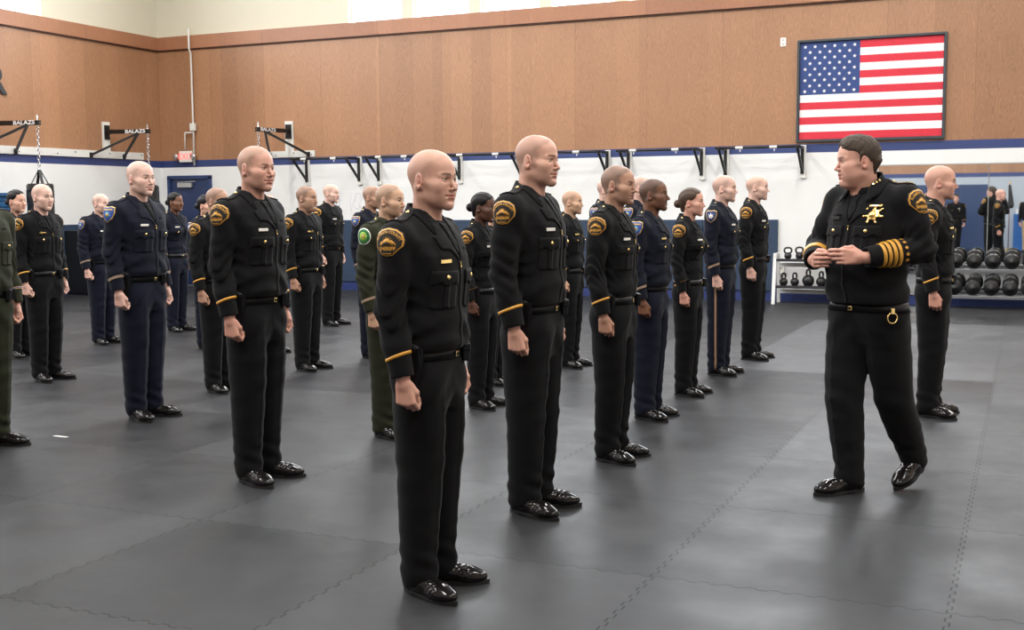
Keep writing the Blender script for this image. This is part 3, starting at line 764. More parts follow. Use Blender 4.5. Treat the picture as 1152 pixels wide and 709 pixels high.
    def tf(x, y, z):
        d = 0
        for k_, a_ in zip(kn, an):
            d = d + 0.0050 * np.exp(-((z - a_[2] - 0.03) / 0.075)**2 - ((y - a_[1]) / 0.09)**2) * np.sin(72 * z + 22 * x + 30 * (y - a_[1]) + seed)
            d = d + 0.0030 * np.exp(-((z - k_[2]) / 0.10)**2 - ((y - k_[1]) / 0.09)**2) * np.sin(48 * z - 30 * x + seed)
        d = d + 0.0040 * np.exp(-((z - 0.84) / 0.09)**2) * np.sin(34 * z + 42 * np.abs(y) + 10 * x + seed) 
        d = d + 0.0020 * np.sin(9 * z + 30 * y + 17 * x + seed)
        return d
    g.op(tf, mode='disp')
    for s in (-1, 1):        # cut hems
        ank = np.array(legs[s][2], float); zc = ank[2] - 0.075
        S0, p = g.sl(ank - (0.13, 0.12, 0.2), ank + (0.15, 0.12, 0.05))
        g.F[S0] = np.maximum(g.F[S0], (zc + 0.12 * (p[0] - ank[0]) - p[2]) + 0 * p[1])
    V, Q = g.extract(1); kit['trousers'] = mesh_np('trousers', V, Q); tb = bvh_of(V, Q); kit['tbvh'] = tb
    # ---------------- shoes
    kit['shoes'] = []
    def shoe():
        g = G((-0.11, -0.065, -0.005), (0.235, 0.065, 0.15), 0.0035)
        g.cone((-0.045, 0, 0.045), (0.03, 0, 0.055), 0.040, 0.043, 0.0)
        g.cone((0.03, 0, 0.050), (0.12, -0.002, 0.034), 0.045, 0.042, 0.03)
        g.ell((0.135, 0, 0.030), (0.074, 0.047, 0.034), 0.03)
        g.cone((-0.035, 0, 0.05), (-0.03, 0, 0.12), 0.042, 0.040, 0.02)
        g.op(lambda x, y, z: 0.0016 * np.exp(-((x - 0.105) / 0.03)**2) * np.sin(260 * x + 60 * y * y * 100) * (z > 0.03), mode='disp')
        for s in (-1, 1): g.cone((0.045, s * 0.013, 0.090), (0.10, s * 0.016, 0.071), 0.0035, 0.003, 0.003)      # facings
        for i in range(4): g.cone((0.052 + 0.013 * i, -0.015, 0.0945 - 0.0048 * i), (0.052 + 0.013 * i, 0.015, 0.0945 - 0.0048 * i), 0.0027, 0.0027, 0.001)
        g.cone((0.118, -0.040, 0.035), (0.125, 0, 0.071), 0.002, 0.002, 0.002, 'sub'); g.cone((0.118, 0.040, 0.035), (0.125, 0, 0.071), 0.002, 0.002, 0.002, 'sub')
        g.op(lambda x, y, z: 0.012 - z + 0 * x + 0 * y, mode='int')
        g.op(lambda x, y, z: z - 0.125 + 0 * x + 0 * y, mode='int')
        up = mesh_np('shoe', *g.extract(1))
        o = []
        for i in range(28):
            t = 2 * PI * i / 28; x = 0.060 + 0.158 * math.cos(t); wd = np.interp(x, [-0.1, -0.06, 0.02, 0.12, 0.17, 0.22], [0.03, 0.042, 0.040, 0.052, 0.050, 0.036]); o.append((x, wd * math.sin(t)))
        b = MB(); b.prism(o, 0.0065, 0.019)
        b.prism([(x, y) for x, y in o if x < 0.01] , 0.0, 0.007); b.prism([(x, y * .97) for x, y in o if x > 0.05], 0.001, 0.007)
        so = b.mesh('sole')
        return up, so
    if 'shoe' not in SHARED: SHARED['shoe'] = shoe()
    for s in (-1, 1):
        fx, fy, fz, yaw, pitch = K['feet'][s]; kit['shoes'].append(((fx, fy, fz), yaw, pitch))
    # ---------------- skin body: hands, forearms, hidden core (one mesh with the head later)
    parts = []
    for s in (-1, 1):
        Hh = K['hands'][s]; parts.append(hand_geo(**Hh, size=0.94 if fem else 1.0))
    gl = G((-0.14, -0.18, 0.12), (0.16, 0.18, 1.56), 0.018)
    gl.op(loft_fn([(z, a * 0.80, b * 0.80, c) for z, a, b, c in T] if not fem else [(z, a * 0.72, b * 0.76, c) for z, a, b, c in T], 2.2))
    gl.op(loft_fn([(z, a * 0.85, b * 0.85, c) for z, a, b, c in tw], 2.2), k=0.02)
    cV = gl.extract(2); parts.append(cV)
    gl = G(P_all.min(0) - 0.1, np.maximum(P_all.max(0), 0) + 0.1, 0.016)
    for s in (-1, 1):
        hipp, knee, ank = legs[s]; gl.chain([hipp, knee, ank], [0.070, 0.048, 0.036], 0.02)
    parts.append(gl.extract(1))
    for s in (-1, 1):
        A = arms[s]; ga = G(np.array(A).min(0) - 0.08, np.array(A).max(0) + 0.08, 0.012)
        ga.chain([(A[0][0], A[0][1] * 0.8, A[0][2]), A[0], A[1], A[2]], [0.045, 0.043, 0.038, 0.026], 0.01); parts.append(ga.extract(1))
    kit['bodyVQ'] = merge(parts)
    # ---------------- cloth details laid on the jacket
    FD = (-1, 0, 0); U, Vv = (0, 1, 0), (0, 0, 1)
    fr = lambda: Decal(tv, (0.3, 0, 0), U, Vv, FD, far=0.3)
    zb = K.get('vz', 1.375)
    # shirt front in the V, tie, knot
    d = fr(); d.add([(-0.048, 1.505), (-0.03, zb + 0.05), (0, zb), (0.03, zb + 0.05), (0.048, 1.505)], 0.002, 0); kit['shirt_front'] = d.mesh('shirt')
    d = fr(); d.add([(-0.012, 1.47), (-0.024, zb + 0.06), (0, zb + 0.006), (0.024, zb + 0.06), (0.012, 1.47), (0.020, 1.505), (-0.020, 1.505)], 0.007, 0, 0.012); kit['tie'] = d.mesh('necktie')
    # lapels
    d = fr()
    for s in (-1, 1):
        L_ = [(0.004, zb - 0.015), (0.052, 1.505), (0.085, 1.50), (0.088, 1.462), (0.118, 1.452), (0.105, 1.405), (0.055, zb + 0.028)]
        L_ = [(s * a, b) for a, b in L_]
        if s > 0: L_ = L_[::-1]
        d.add(L_, 0.0065, 0, 0.011, 0.008)
    kit['lapels'] = d.mesh('lapels')
    # collar: turned down band round the neck
    hx = K.get('head', (0.026, 0, 1.668)); nx = hx[0] - 0.038
    bm = bmesh.new(); N_ = 40; rows = 7; grid = []
    for i in range(N_ + 1):
        t = -1 + 2 * i / N_; th = PI + t * math.radians(136)
        ct, st = math.cos(th), math.sin(th); front = abs(t)
        zt_ = 1.588 + K.get('cz', 0.0) - 0.078 * front**2.2; row = []
        rx, ry = 0.070, 0.073
        for j in range(rows):
            v = j / (rows - 1)
            if v < 0.15: k_, zz = 1.0 + 0.05, zt_ - 0.0 + v * 0
            k_ = 1.02 + 0.10 * v + 0.52 * v**1.6 * (0.65 + 0.35 * front); zz = zt_ + 0.004 * math.sin(v * PI) - 0.062 * v**1.15 - 0.012 * front * v
            x = nx + 0.004 + rx * k_ * ct + 0.022 * front * (0.4 + v); y = ry * k_ * st
            hh = bv.ray_cast(Vector((x, y, zz + 0.12)), Vector((0, 0, -1)))
            if hh[0] is not None and hh[0].z + 0.006 > zz and hh[0].z < zz + 0.06: zz = hh[0].z + 0.006
            row.append(Vector((x, y, zz)))
        grid.append(row)
    vo = [[bm.verts.new(p) for p in r] for r in grid]
    vi = [[bm.verts.new(Vector((p.x - 0.004 * math.cos(PI + (-1 + 2 * i / N_) * 2.37), p.y - 0.004 * math.sin(PI + (-1 + 2 * i / N_) * 2.37), p.z - 0.003))) for p in r] for i, r in enumerate(grid)]
    # inner stand going down inside
    for i in range(N_):
        for j in range(rows - 1):
            bm.faces.new((vo[i][j], vo[i + 1][j], vo[i + 1][j + 1], vo[i][j + 1])); bm.faces.new((vi[i][j], vi[i][j + 1], vi[i + 1][j + 1], vi[i + 1][j]))
        bm.faces.new((vo[i][0], vi[i][0], vi[i + 1][0], vo[i + 1][0])); bm.faces.new((vo[i][-1], vo[i + 1][-1], vi[i + 1][-1], vi[i][-1]))
    for i in (0, N_):
        for j in range(rows - 1): bm.faces.new((vo[i][j], vo[i][j + 1], vi[i][j + 1], vi[i][j]))
    for f in bm.faces: f.smooth = True
    bmesh.ops.recalc_face_normals(bm, faces=bm.faces); me = bpy.data.meshes.new('collar'); bm.to_mesh(me); bm.free(); kit['collar'] = me
    # shirt collar ring
    b = MB(); ring = []
    for (r_, z_) in ((0.066, 1.49), (0.0635, 1.52), (0.062, 1.556), (0.0585, 1.556), (0.0585, 1.50)):
        ring.append([Vector((nx + 0.006 + r_ * 1.02 * math.cos(2 * PI * k / 36), r_ * math.sin(2 * PI * k / 36), z_ + K.get('cz', 0.0) * 0.7 - 0.020 * (1 + math.cos(2 * PI * k / 36)) + (0.012 if math.cos(2 * PI * k / 36) < 0 else 0) * -math.cos(2 * PI * k / 36))) for k in range(36)])
    rv = [[b.bm.verts.new(p) for p in r] for r in ring]
    for r0, r1 in zip(rv[:-1], rv[1:]):
        for k in range(36): f = b.bm.faces.new((r0[k], r0[(k + 1) % 36], r1[(k + 1) % 36], r1[k])); f.smooth = True
    kit['shirt_collar'] = b.mesh('shirt_collar')
    # placket
    d = fr(); d.add([(-0.010, T[0][0] + 0.006), (0.010, T[0][0] + 0.006), (0.010, zb - 0.02), (-0.010, zb - 0.02)], 0.0025, 0, 0.02, 0.004)
    kit['placket'] = d.mesh('zip_placket')
    # pockets
    dz_ = K.get('dz', 0.0); pw, pz0, pz1 = 0.062, 1.172 + 0.015 * fem + dz_, 1.310 + dz_
    pocks, flaps, btn = [], [], []
    for s in (-1, 1):
        cy = s * 0.098
        d = fr(); R_ = [(cy - pw, pz1), (cy - pw, pz0 + 0.012), (cy - pw + 0.012, pz0), (cy + pw - 0.012, pz0), (cy + pw, pz0 + 0.012), (cy + pw, pz1)]
        d.add(R_, 0.0038, 0, 0.013, 0.006)
        d.add([(cy - 0.016, pz0 + 0.004), (cy + 0.016, pz0 + 0.004), (cy + 0.016, pz1 - 0.01), (cy - 0.016, pz1 - 0.01)], 0.0062, 0, 0.013, 0.004)
        pocks.append(d.mesh('pocket'))
        d = fr(); d.add([(cy - pw - 0.003, pz1 + 0.012), (cy - pw - 0.003, pz1 - 0.040), (cy - 0.03, pz1 - 0.034), (cy, pz1 - 0.050), (cy + 0.03, pz1 - 0.034), (cy + pw + 0.003, pz1 - 0.040), (cy + pw + 0.003, pz1 + 0.012)], 0.0085, 0, 0.013, 0.006)
        flaps.append(d.mesh('pocket_flap'))
        p, n = fr().hit(cy, pz1 - 0.014); btn.append(button_mesh('button', [(p + n * 0.0085, n)], 0.0095))
    kit['pockets'] = pocks; kit['flaps'] = flaps; kit['buttons'] = btn
    p, n = fr().hit(-0.098, pz1 + 0.048); q = Vector((1, 0, 0)).rotation_difference(Vector((n.x, n.y, 0)).normalized()).to_matrix()
    b = MB(); b.box(p + n * 0.004, (0.004, 0.062, 0.015), q, 0.0015); kit['name_tag'] = b.mesh('name_tag')
    p, n = fr().hit(0.0, zb - 0.03); b = MB(); b.box(p + n * 0.006, (0.005, 0.006, 0.016), None, 0.0015); b.tube([p + n * 0.008 + Vector((0, 0, -0.008)), p + n * 0.008 + Vector((0, 0, -0.022))], 0.0022, 8); kit['zip_pull'] = b.mesh('zip_pull')
    # epaulettes
    ep, eb = [], []
    for s in (-1, 1):
        ys = abs(arms[s][0][1])
        d = Decal(bv, (0, 0, 1.5), (0, s, 0), (1, 0, 0), (0, 0, -1), far=0.3); a_, e_ = 0.088, ys + 0.015
        d.add([(a_, -0.050), (a_ - 0.012, -0.028), (a_, -0.006), (e_, 0.006), (e_, -0.064)], 0.006, 0, 0.012, 0.007)
        ep.append(d.mesh('epaulette')); p, n = d.__class__(bv, (0, 0, 1.5), (0, s, 0), (1, 0, 0), (0, 0, -1), far=0.3).hit(a_ + 0.014, -0.028)
        eb.append(button_mesh('button', [(p + n * 0.006, n)], 0.0085))
    kit['epaulettes'] = ep; kit['epbuttons'] = eb
    # cuff bands
    kit['cuffs'] = {}
    for nm, bands in (('single', [(0, 0.013, 0)]), ('double', [(0, 0.006, 0), (0.0065, 0.0105, 1), (0.011, 0.016, 0)]), ('quad', [(0.0, 0.017, 0), (0.026, 0.043, 0), (0.052, 0.069, 0), (0.078, 0.095, 0)]), ('broad', [(0, 0.042, 0)])):
        if nm in K.get('cuffkinds', ('single', 'double')):
            for s in (-1, 1):
                wv = Vector(arms[s][2]); dv = (Vector(arms[s][1]) - wv).normalized()
                kit['cuffs'][nm, s] = band_mesh('cuff_stripe', bv, wv + dv * K.get('cuffd', 0.085), dv, bands, tilt=K.get('cufft', 0.010), rmax=ar[2] + 0.016)
    # belt + gear
    bz = T[0][0] - (0.014 if K.get('belly') else 0.008)
    kit['belt'] = band_mesh('belt', tb, (0, 0, bz - 0.026), (0, 0, 1), [(0, 0.046, 0)], off=0.0045, n=64, rmax=0.3)
    h0 = tb.ray_cast(Vector((0, 0, bz)), Vector((1, 0, 0))); b = MB(); fx = (h0[0].x if h0[0] else 0.12)
    b.box((fx + 0.010, 0, bz - 0.010), (0.006, 0.024, 0.022), None, 0.002); b.mi = 1; b.box((fx + 0.0125, 0, bz - 0.010), (0.004, 0.015, 0.013), None, 0.001); kit['buckle'] = b.mesh('buckle')
    # holster on the right hip
    h0 = tb.ray_cast(Vector((0.0, 0, bz - 0.01)), Vector((0.10, -1, 0)).normalized()); hy = h0[0].y if h0[0] else -0.17
    hxx = 0.035
    b = MB(); b.prism([(-0.030, -0.13), (0.012, -0.135), (0.030, -0.02), (0.034, 0.030), (-0.030, 0.030), (-0.036, -0.03)], -0.017, 0.017, Matrix.Translation((hxx, hy - 0.016, bz)) @ Matrix.Rotation(PI / 2, 4, 'X'))
    bmesh.ops.bevel(b.bm, geom=b.bm.edges[:], offset=0.006, segments=2, affect='EDGES'); kit['holster'] = b.mesh('holster')
    b = MB(); b.prism([(-0.032, 0.034), (0.020, 0.036), (0.012, 0.052), (-0.018, 0.060), (-0.052, 0.092), (-0.070, 0.076), (-0.046, 0.040)], -0.011, 0.011, Matrix.Translation((hxx, hy - 0.018, bz - 0.012)) @ Matrix.Rotation(PI / 2, 4, 'X'))
    bmesh.ops.bevel(b.bm, geom=b.bm.edges[:], offset=0.004, segments=2, affect='EDGES'); kit['grip'] = b.mesh('pistol_grip')
    # pouches
    ps = []
    for ang in (38, -62 if False else 62):
        for sg in (1,):
            a_ = math.radians(ang); dd = Vector((math.cos(a_), sg * math.sin(a_), 0)); hh = tb.ray_cast(Vector((0, 0, bz - 0.01)), dd)
            if hh[0]:
                b = MB(); b.box(hh[0] + dd * 0.018, (0.03, 0.06, 0.075), Matrix.Rotation(a_ * sg, 3, 'Z'), 0.007); b.box(hh[0] + dd * 0.021 + Vector((0, 0, 0.018)), (0.032, 0.064, 0.036), Matrix.Rotation(a_ * sg, 3, 'Z'), 0.007); ps.append(b.mesh('belt_pouch'))
    kit['pouches'] = ps
    # patches
    kit['patches'] = {}
    for kd in K.get('patchkinds', ('sheriff', 'shield')):
        for s in K.get('patchsides', (-1, 1)):
            S_ = arms[s][0]; z_ = K.get('pz', {}).get(s, 1.436); 
            kit['patches'][kd, s] = make_patch(kd, bv, s, z=z_, x=S_[0] + K.get('pdx', 0.0), S=K.get('ps', 0.114), detail=True, D=K.get('pD', {}).get(s), org=K.get('pO', {}).get(s))
    kit['K'] = K
    return kit
SHARED = {}
TORSO_M = [(1.002, .122, .170, 0), (1.012, .129, .178, 0), (1.04, .139, .187, .002), (1.10, .139, .184, .003), (1.19, .131, .178, .003), (1.30, .134, .190, .008), (1.38, .129, .196, .004), (1.44, .114, .190, -.008), (1.49, .085, .145, -.014), (1.525, .062, .092, -.020), (1.545, .050, .070, -.022)]
def torso(bw, dp, wz=0.0): return [(z, a * dp * (1 - wz * math.exp(-((z - 1.14) / 0.09)**2)), b * bw * (1 - wz * math.exp(-((z - 1.14) / 0.09)**2)), c) for z, a, b, c in TORSO_M]
def std_hand(w, e, s):
    w, e = np.array(w, float), np.array(e, float); D = w - e; D /= np.linalg.norm(D); D = D * 0.8 + np.array((0.03, 0, -1.0)) * 0.4; D /= np.linalg.norm(D)
    N = np.array((-0.10, -s * 1.0, 0.0)); N -= D * (N @ D); N /= np.linalg.norm(N); Tt = np.cross(N, D) * (1 if s < 0 else -1)
    if Tt[0] < 0: Tt = -Tt
    return dict(W=w + D * 0.004, D=D, N=N, T=Tt, curl=FIST, thumb=FIST_T, fore=e * 0.4 + w * 0.6)
def standing(bw=1.0, dp=1.0, seed=0.0, sh=0.205, fem=0, h=0.0075, kinds=('sheriff', 'shield'), wz=0.0, lr=1.0, ar=(0.065, 0.056, 0.046), hips=(0.128, 0.175)):
    arms, hands, legs, feet = {}, {}, {}, {}
    for s in (-1, 1):
        arms[s] = [(-0.026, s * sh, 1.448), (-0.044, s * (sh + 0.029), 1.170), (0.014, s * (sh + 0.036), 0.905)]
        hands[s] = std_hand(arms[s][2], arms[s][1], s)
        legs[s] = [(0.0, s * 0.086, 0.88), (0.000, s * 0.086, 0.50), (-0.016, s * 0.080, 0.115)]
        feet[s] = (-0.012, s * 0.080, 0.0, s * 20, 0)
    return build_kit(dict(torso=torso(bw, dp, wz), arms=arms, hands=hands, legs=legs, feet=feet, seed=seed, fem=fem, h=h, ar=ar, lr=lr, hips=hips, patchkinds=kinds))
# ------------------------------------------------------------------ materials for people
GOLD = mat('gold_thread', (0.62, 0.30, 0.035), 0.5, 0.0, 0.15, 300)
GOLDM = mat('polished_gold', (0.95, 0.68, 0.26), 0.25, 1.0, 0.05)
SILVER = mat('silver_thread', (0.42, 0.40, 0.36), 0.5)
WHITEP = mat('white_enamel', (0.85, 0.82, 0.76), 0.35)
BLUEP = mat('royal_blue_thread', (0.03, 0.07, 0.30), 0.7)
SKYP = mat('sky_blue_thread', (0.12, 0.35, 0.50), 0.7)
GREENP = mat('green_thread', (0.012, 0.14, 0.035), 0.7)
def wool(name, c): return mat(name, c, 0.92, 0, 0.18, 90, 0.12, 700, spec=0.14, sheen=0.05)
BLACKW = wool('black_wool', (0.0058, 0.0058, 0.0065)); NAVYW = wool('navy_wool', (0.0068, 0.0084, 0.0165)); GREENW = wool('olive_green_wool', (0.022, 0.024, 0.0135))
BLACKT = wool('black_trouser_wool', (0.0046, 0.0046, 0.0052)); NAVYT = wool('navy_trouser_wool', (0.0060, 0.0076, 0.0165)); GREENT = wool('olive_trouser_wool', (0.019, 0.021, 0.011)); TANT = wool('tan_cotton', (0.36, 0.27, 0.16))
SHIRTB = wool('black_shirt_cotton', (0.0045, 0.0045, 0.0052)); TIEB = mat('black_tie_silk', (0.0040, 0.0040, 0.0048), 0.8, spec=0.15)
PATCHB = mat('black_patch_twill', (0.012, 0.011, 0.010), 0.8)
LEATHER = mat('black_patent_leather', (0.007, 0.006, 0.006), 0.10, 0, 0.1, spec=0.32)
SOLE = mat('black_sole_rubber', (0.010, 0.010, 0.010), 0.5)
BELTM = mat('black_belt_leather', (0.006, 0.006, 0.007), 0.4, spec=0.22)
GRIPM = mat('grey_pistol_metal', (0.10, 0.10, 0.11), 0.35, 0.6)
PLASTIC = mat('black_plastic', (0.010, 0.010, 0.011), 0.4)
EYEW = mat('eye_white', (0.62, 0.58, 0.54), 0.15); IRIS = mat('brown_iris', (0.05, 0.03, 0.02), 0.1)
HAIRS = dict(black=mat('black_hair', (0.006, 0.005, 0.005), 0.5, var=0.3, scale=120, bump=0.2, bscale=300, spec=0.2), brown=mat('brown_hair', (0.060, 0.034, 0.020), 0.5, var=0.35, scale=120, bump=0.3, bscale=300, spec=0.3), grey=mat('greying_brown_hair', (0.052, 0.036, 0.026), 0.6, var=0.5, scale=90, bump=0.4, bscale=260, spec=0.25), light=mat('light_brown_hair', (0.13, 0.075, 0.045), 0.45, var=0.3, scale=120, bump=0.35, bscale=300))
TONES = dict(pale=(0.66, 0.46, 0.38), fair=(0.60, 0.370, 0.278), ruddy=(0.58, 0.340, 0.258), tan=(0.42, 0.255, 0.175), asian=(0.55, 0.37, 0.25), olive=(0.42, 0.265, 0.18), brown=(0.16, 0.078, 0.045), dark=(0.095, 0.045, 0.028))
HC = dict(dark=(0.10, 0.075, 0.062), black=(0.035, 0.028, 0.026), sandy=(0.30, 0.20, 0.14), grey=(0.30, 0.25, 0.21))
def eyes_mesh():
    b = MB(); b.lathe([(0, -0.0122)] + [(0.0122 * math.sin(a), -0.0122 * math.cos(a)) for a in np.linspace(0.3, 2.64, 10)], None, 16); b.mi = 1
    b.lathe([(0.0122 * math.sin(a), -0.0122 * math.cos(a)) for a in np.linspace(2.64, PI - 0.001, 5)], None, 16)
    me = b.mesh('eye'); me.transform(Matrix.Rotation(PI / 2, 4, 'Y')); return me
SHARED['eye'] = None
PEOPLE = []
def person(kit, g, htall, yaw, label, uni='sheriff', tone='fair', hc='dark', stub=0.45, head=None, hyaw=0.0, hpitch=0.0, hair=None, haircol='black', near=False, group=None, cuff=None, gear=True, tstripe=None, patch=None, trous=None, epst=False):
    s = htall / 1.80; K = kit['K']
    root = empty('person', (g[0], g[1], 0), math.radians(yaw), label, 'person', group); root.scale = (s, s, s)
    hd = dict(head or {}); hh = hd.pop('h', 0.0023 if near else 0.0036)
    V, Q, mk = head_geo(h=hh, **hd)
    hx = Vector(K.get('head', (0.026, 0, 1.668)))
    M_ = Matrix.Translation(hx) @ Matrix.Rotation(math.radians(hyaw), 4, 'Z') @ Matrix.Rotation(math.radians(-hpitch), 4, 'Y')
    # the neck stays with the shoulders: fade the head rotation out below the jaw
    V1 = xf(V, M_); V0 = xf(V, Matrix.Translation(hx)); w_ = sstep(-0.20, -0.07, V[:, 2])[:, None]; V = V0 * (1 - w_) + V1 * w_
    bV, bQ = kit['bodyVQ']; me = mesh_np('body', np.concatenate([V, bV]), np.concatenate([Q, bQ + len(V)]), mask=np.concatenate([mk, np.tile([0, 0.22, 0], (len(bV), 1))]))
    skin = skin_mat('skin_%s_%s_%02d' % (tone, hc, int(stub * 100)), TONES[tone], HC[hc], stub)
    mkobj('body', me, [skin], root)
    if SHARED['eye'] is None: SHARED['eye'] = eyes_mesh()
    for sd in (-1, 1):
        e = mkobj('eye', SHARED['eye'], [EYEW, IRIS], root); e.matrix_local = M_ @ Matrix.Translation((0.0795, sd * 0.0315, 0.0115)) @ Matrix.Rotation(math.radians(-hd.get('gaze', 0)), 4, 'Z')
    if hair:
        hV, hQ = hair_geo(hair, 0.0026 if near else 0.004, hd.get('w', 1.0)); mkobj('hair', mesh_np('hair', xf(hV, M_), hQ), [HAIRS[haircol]], root)
    J, Tm = dict(sheriff=(BLACKW, BLACKT), navy=(NAVYW, NAVYT), green=(GREENW, GREENT))[uni]
    if trous: Tm = trous
    cf = cuff or dict(sheriff='single', navy='double', green='double')[uni]
    jk = mkobj('jacket', kit['jacket'], [J], root)
    mkobj('trousers', kit['trousers'], [Tm], root)
    for nm, key, mt in (('shirt', 'shirt_front', SHIRTB), ('necktie', 'tie', TIEB), ('lapel', 'lapels', J), ('collar', 'collar', J), ('shirt_collar', 'shirt_collar', SHIRTB), ('zip_placket', 'placket', J)):
        mkobj(nm, kit[key], [mt], jk if nm in ('lapel', 'collar', 'zip_placket') else root)
    for i in (0, 1):
        mkobj('pocket', kit['pockets'][i], [J], jk); mkobj('pocket_flap', kit['flaps'][i], [J], jk)
        mkobj('button', kit['buttons'][i], [GOLDM], jk); mkobj('epaulette', kit['epaulettes'][i], [J], jk)
        if not epst: mkobj('button', kit['epbuttons'][i], [GOLDM], jk)
    mkobj('name_tag', kit['name_tag'], [PLASTIC if epst else (GOLDM if len(PEOPLE) % 4 == 2 else WHITEP)], jk); mkobj('zip_pull', kit['zip_pull'], [GOLDM], jk)
    if isinstance(cf, str): cf = {-1: cf, 1: cf}
    for sd in (-1, 1):
        if cf[sd]: mkobj('cuff_stripe', kit['cuffs'][cf[sd], sd], [GOLD, SILVER] if uni == 'sheriff' else [mat('dull_gold_thread', (0.42, 0.26, 0.09), 0.5), BLUEP], jk)
    pk = patch or dict(sheriff='sheriff', navy='shield', green='round')[uni]
    pm = dict(sheriff=[PATCHB, GOLD], shield=[BLUEP, mat('yellow_thread', (0.60, 0.40, 0.10), 0.6), SKYP, GOLD], seal=[mat('dark_blue_thread', (0.015, 0.03, 0.12), 0.7), mat('yellow_thread', (0.6, 0.4, 0.1), 0.6), MATS['dark_blue_thread'], WHITEP], round=[GREENP, WHITEP, mat('yellow_green_thread', (0.25, 0.45, 0.06), 0.6), mat('yellow_thread', (0.6, 0.4, 0.1), 0.6)])[pk]
    for sd in (-1, 1):
        if (pk, sd) in kit['patches']: mkobj('shoulder_patch', kit['patches'][pk, sd], pm, jk)
    bl = mkobj('belt', kit['belt'], [BELTM], root); mkobj('buckle', kit['buckle'], [GOLDM, BELTM], bl)
    if gear:
        ho = mkobj('holster', kit['holster'], [BELTM], root); mkobj('pistol_grip', kit['grip'], [GRIPM], ho)
        for p in kit['pouches']: mkobj('belt_pouch', p, [BELTM], root)
    for (loc, ya, pi_) in kit['shoes']:
        sh = mkobj('shoe', SHARED['shoe'][0], [LEATHER], root, loc); sh.rotation_euler = (0, math.radians(pi_), math.radians(ya)); mkobj('sole', SHARED['shoe'][1], [SOLE], sh)
    if tstripe:
        tb = kit['tbvh']; d = Decal(tb, (0, -0.35, 0), (1, 0, 0), (0, 0, 1), (0, 1, 0), far=0.1)
        d.add([(-0.004 - 0.009, 0.06), (-0.004 + 0.009, 0.06), (0.009, 0.95), (-0.009, 0.95)], 0.002, 0, 0.03, 0.004); mkobj('trouser_stripe', d.mesh('trouser_stripe'), [tstripe], root)
    PEOPLE.append(root)
    return root
# ------------------------------------------------------------------ the chief: broader, hands together, mid-step
def chief_kit():
    T = [(0.962, .156, .208, .014), (0.98, .160, .212, .016), (1.03, .162, .212, .020), (1.11, .163, .210, .026), (1.21, .160, .208, .026), (1.31, .156, .208, .020), (1.40, .146, .208, .010), (1.475, .124, .192, -.006), (1.525, .094, .150, -.016), (1.555, .070, .100, -.020), (1.575, .058, .078, -.022)]
    arms = {1: [(-0.015, 0.208, 1.475), (-0.045, 0.280, 1.235), (0.232, 0.150, 1.200)], -1: [(-0.010, -0.210, 1.472), (0.035, -0.305, 1.235), (0.255, -0.145, 1.178)]}
    def fr(w, tgt, n, t):
        w = np.array(w, float); D = np.array(tgt, float) - w; D /= np.linalg.norm(D); N = np.array(n, float); N -= D * (N @ D); N /= np.linalg.norm(N)
        Tt = np.cross(N, D); Tt = Tt if Tt @ np.array(t, float) > 0 else -Tt
        return dict(W=w + D * 0.008, D=D, N=N, T=Tt)
    hands = {1: dict(fr(arms[1][2], (0.352, 0.045, 1.208), (0.35, -1.0, 0.0), (0.2, 0, 1)), curl=[(22, 30, 18), (26, 34, 20), (30, 38, 22), (34, 42, 24)], thumb=[(0.050, 0.018, 0.046), (0.078, 0.036, 0.044), (0.100, 0.048, 0.036)], fore=(0.13, 0.198, 1.212), h=0.002),
             -1: dict(fr(arms[-1][2], (0.350, -0.040, 1.185), (0.30, 1.0, 0.05), (0.1, 0, 1)), curl=[(20, 32, 20), (24, 36, 22), (28, 40, 24), (32, 44, 26)], thumb=[(0.050, 0.018, 0.046), (0.076, 0.036, 0.046), (0.098, 0.050, 0.040)], fore=(0.165, -0.210, 1.201), h=0.002)}
    legs = {-1: [(0.02, -0.092, 0.88), (0.125, -0.045, 0.505), (0.135, 0.010, 0.115)], 1: [(0.0, 0.100, 0.88), (-0.060, 0.110, 0.495), (-0.245, 0.100, 0.165)]}
    feet = {-1: (0.140, 0.010, 0.0, -12, 0), 1: (-0.265, 0.103, 0.060, 10, 16)}
    return build_kit(dict(torso=T, arms=arms, hands=hands, legs=legs, feet=feet, seed=1.7, h=0.007, ar=(0.074, 0.064, 0.052), lr=1.10, hips=(0.148, 0.200), belly=1, ank=0.86, cz=0.034, vz=1.375, dz=0.03, pz={1: 1.468, -1: 1.465}, patchkinds=('sheriff',), ps=0.124, cuffkinds=('quad', 'broad'), cuffd=0.075, cufft=0.0, head=(0.066, -0.034, 1.662)))
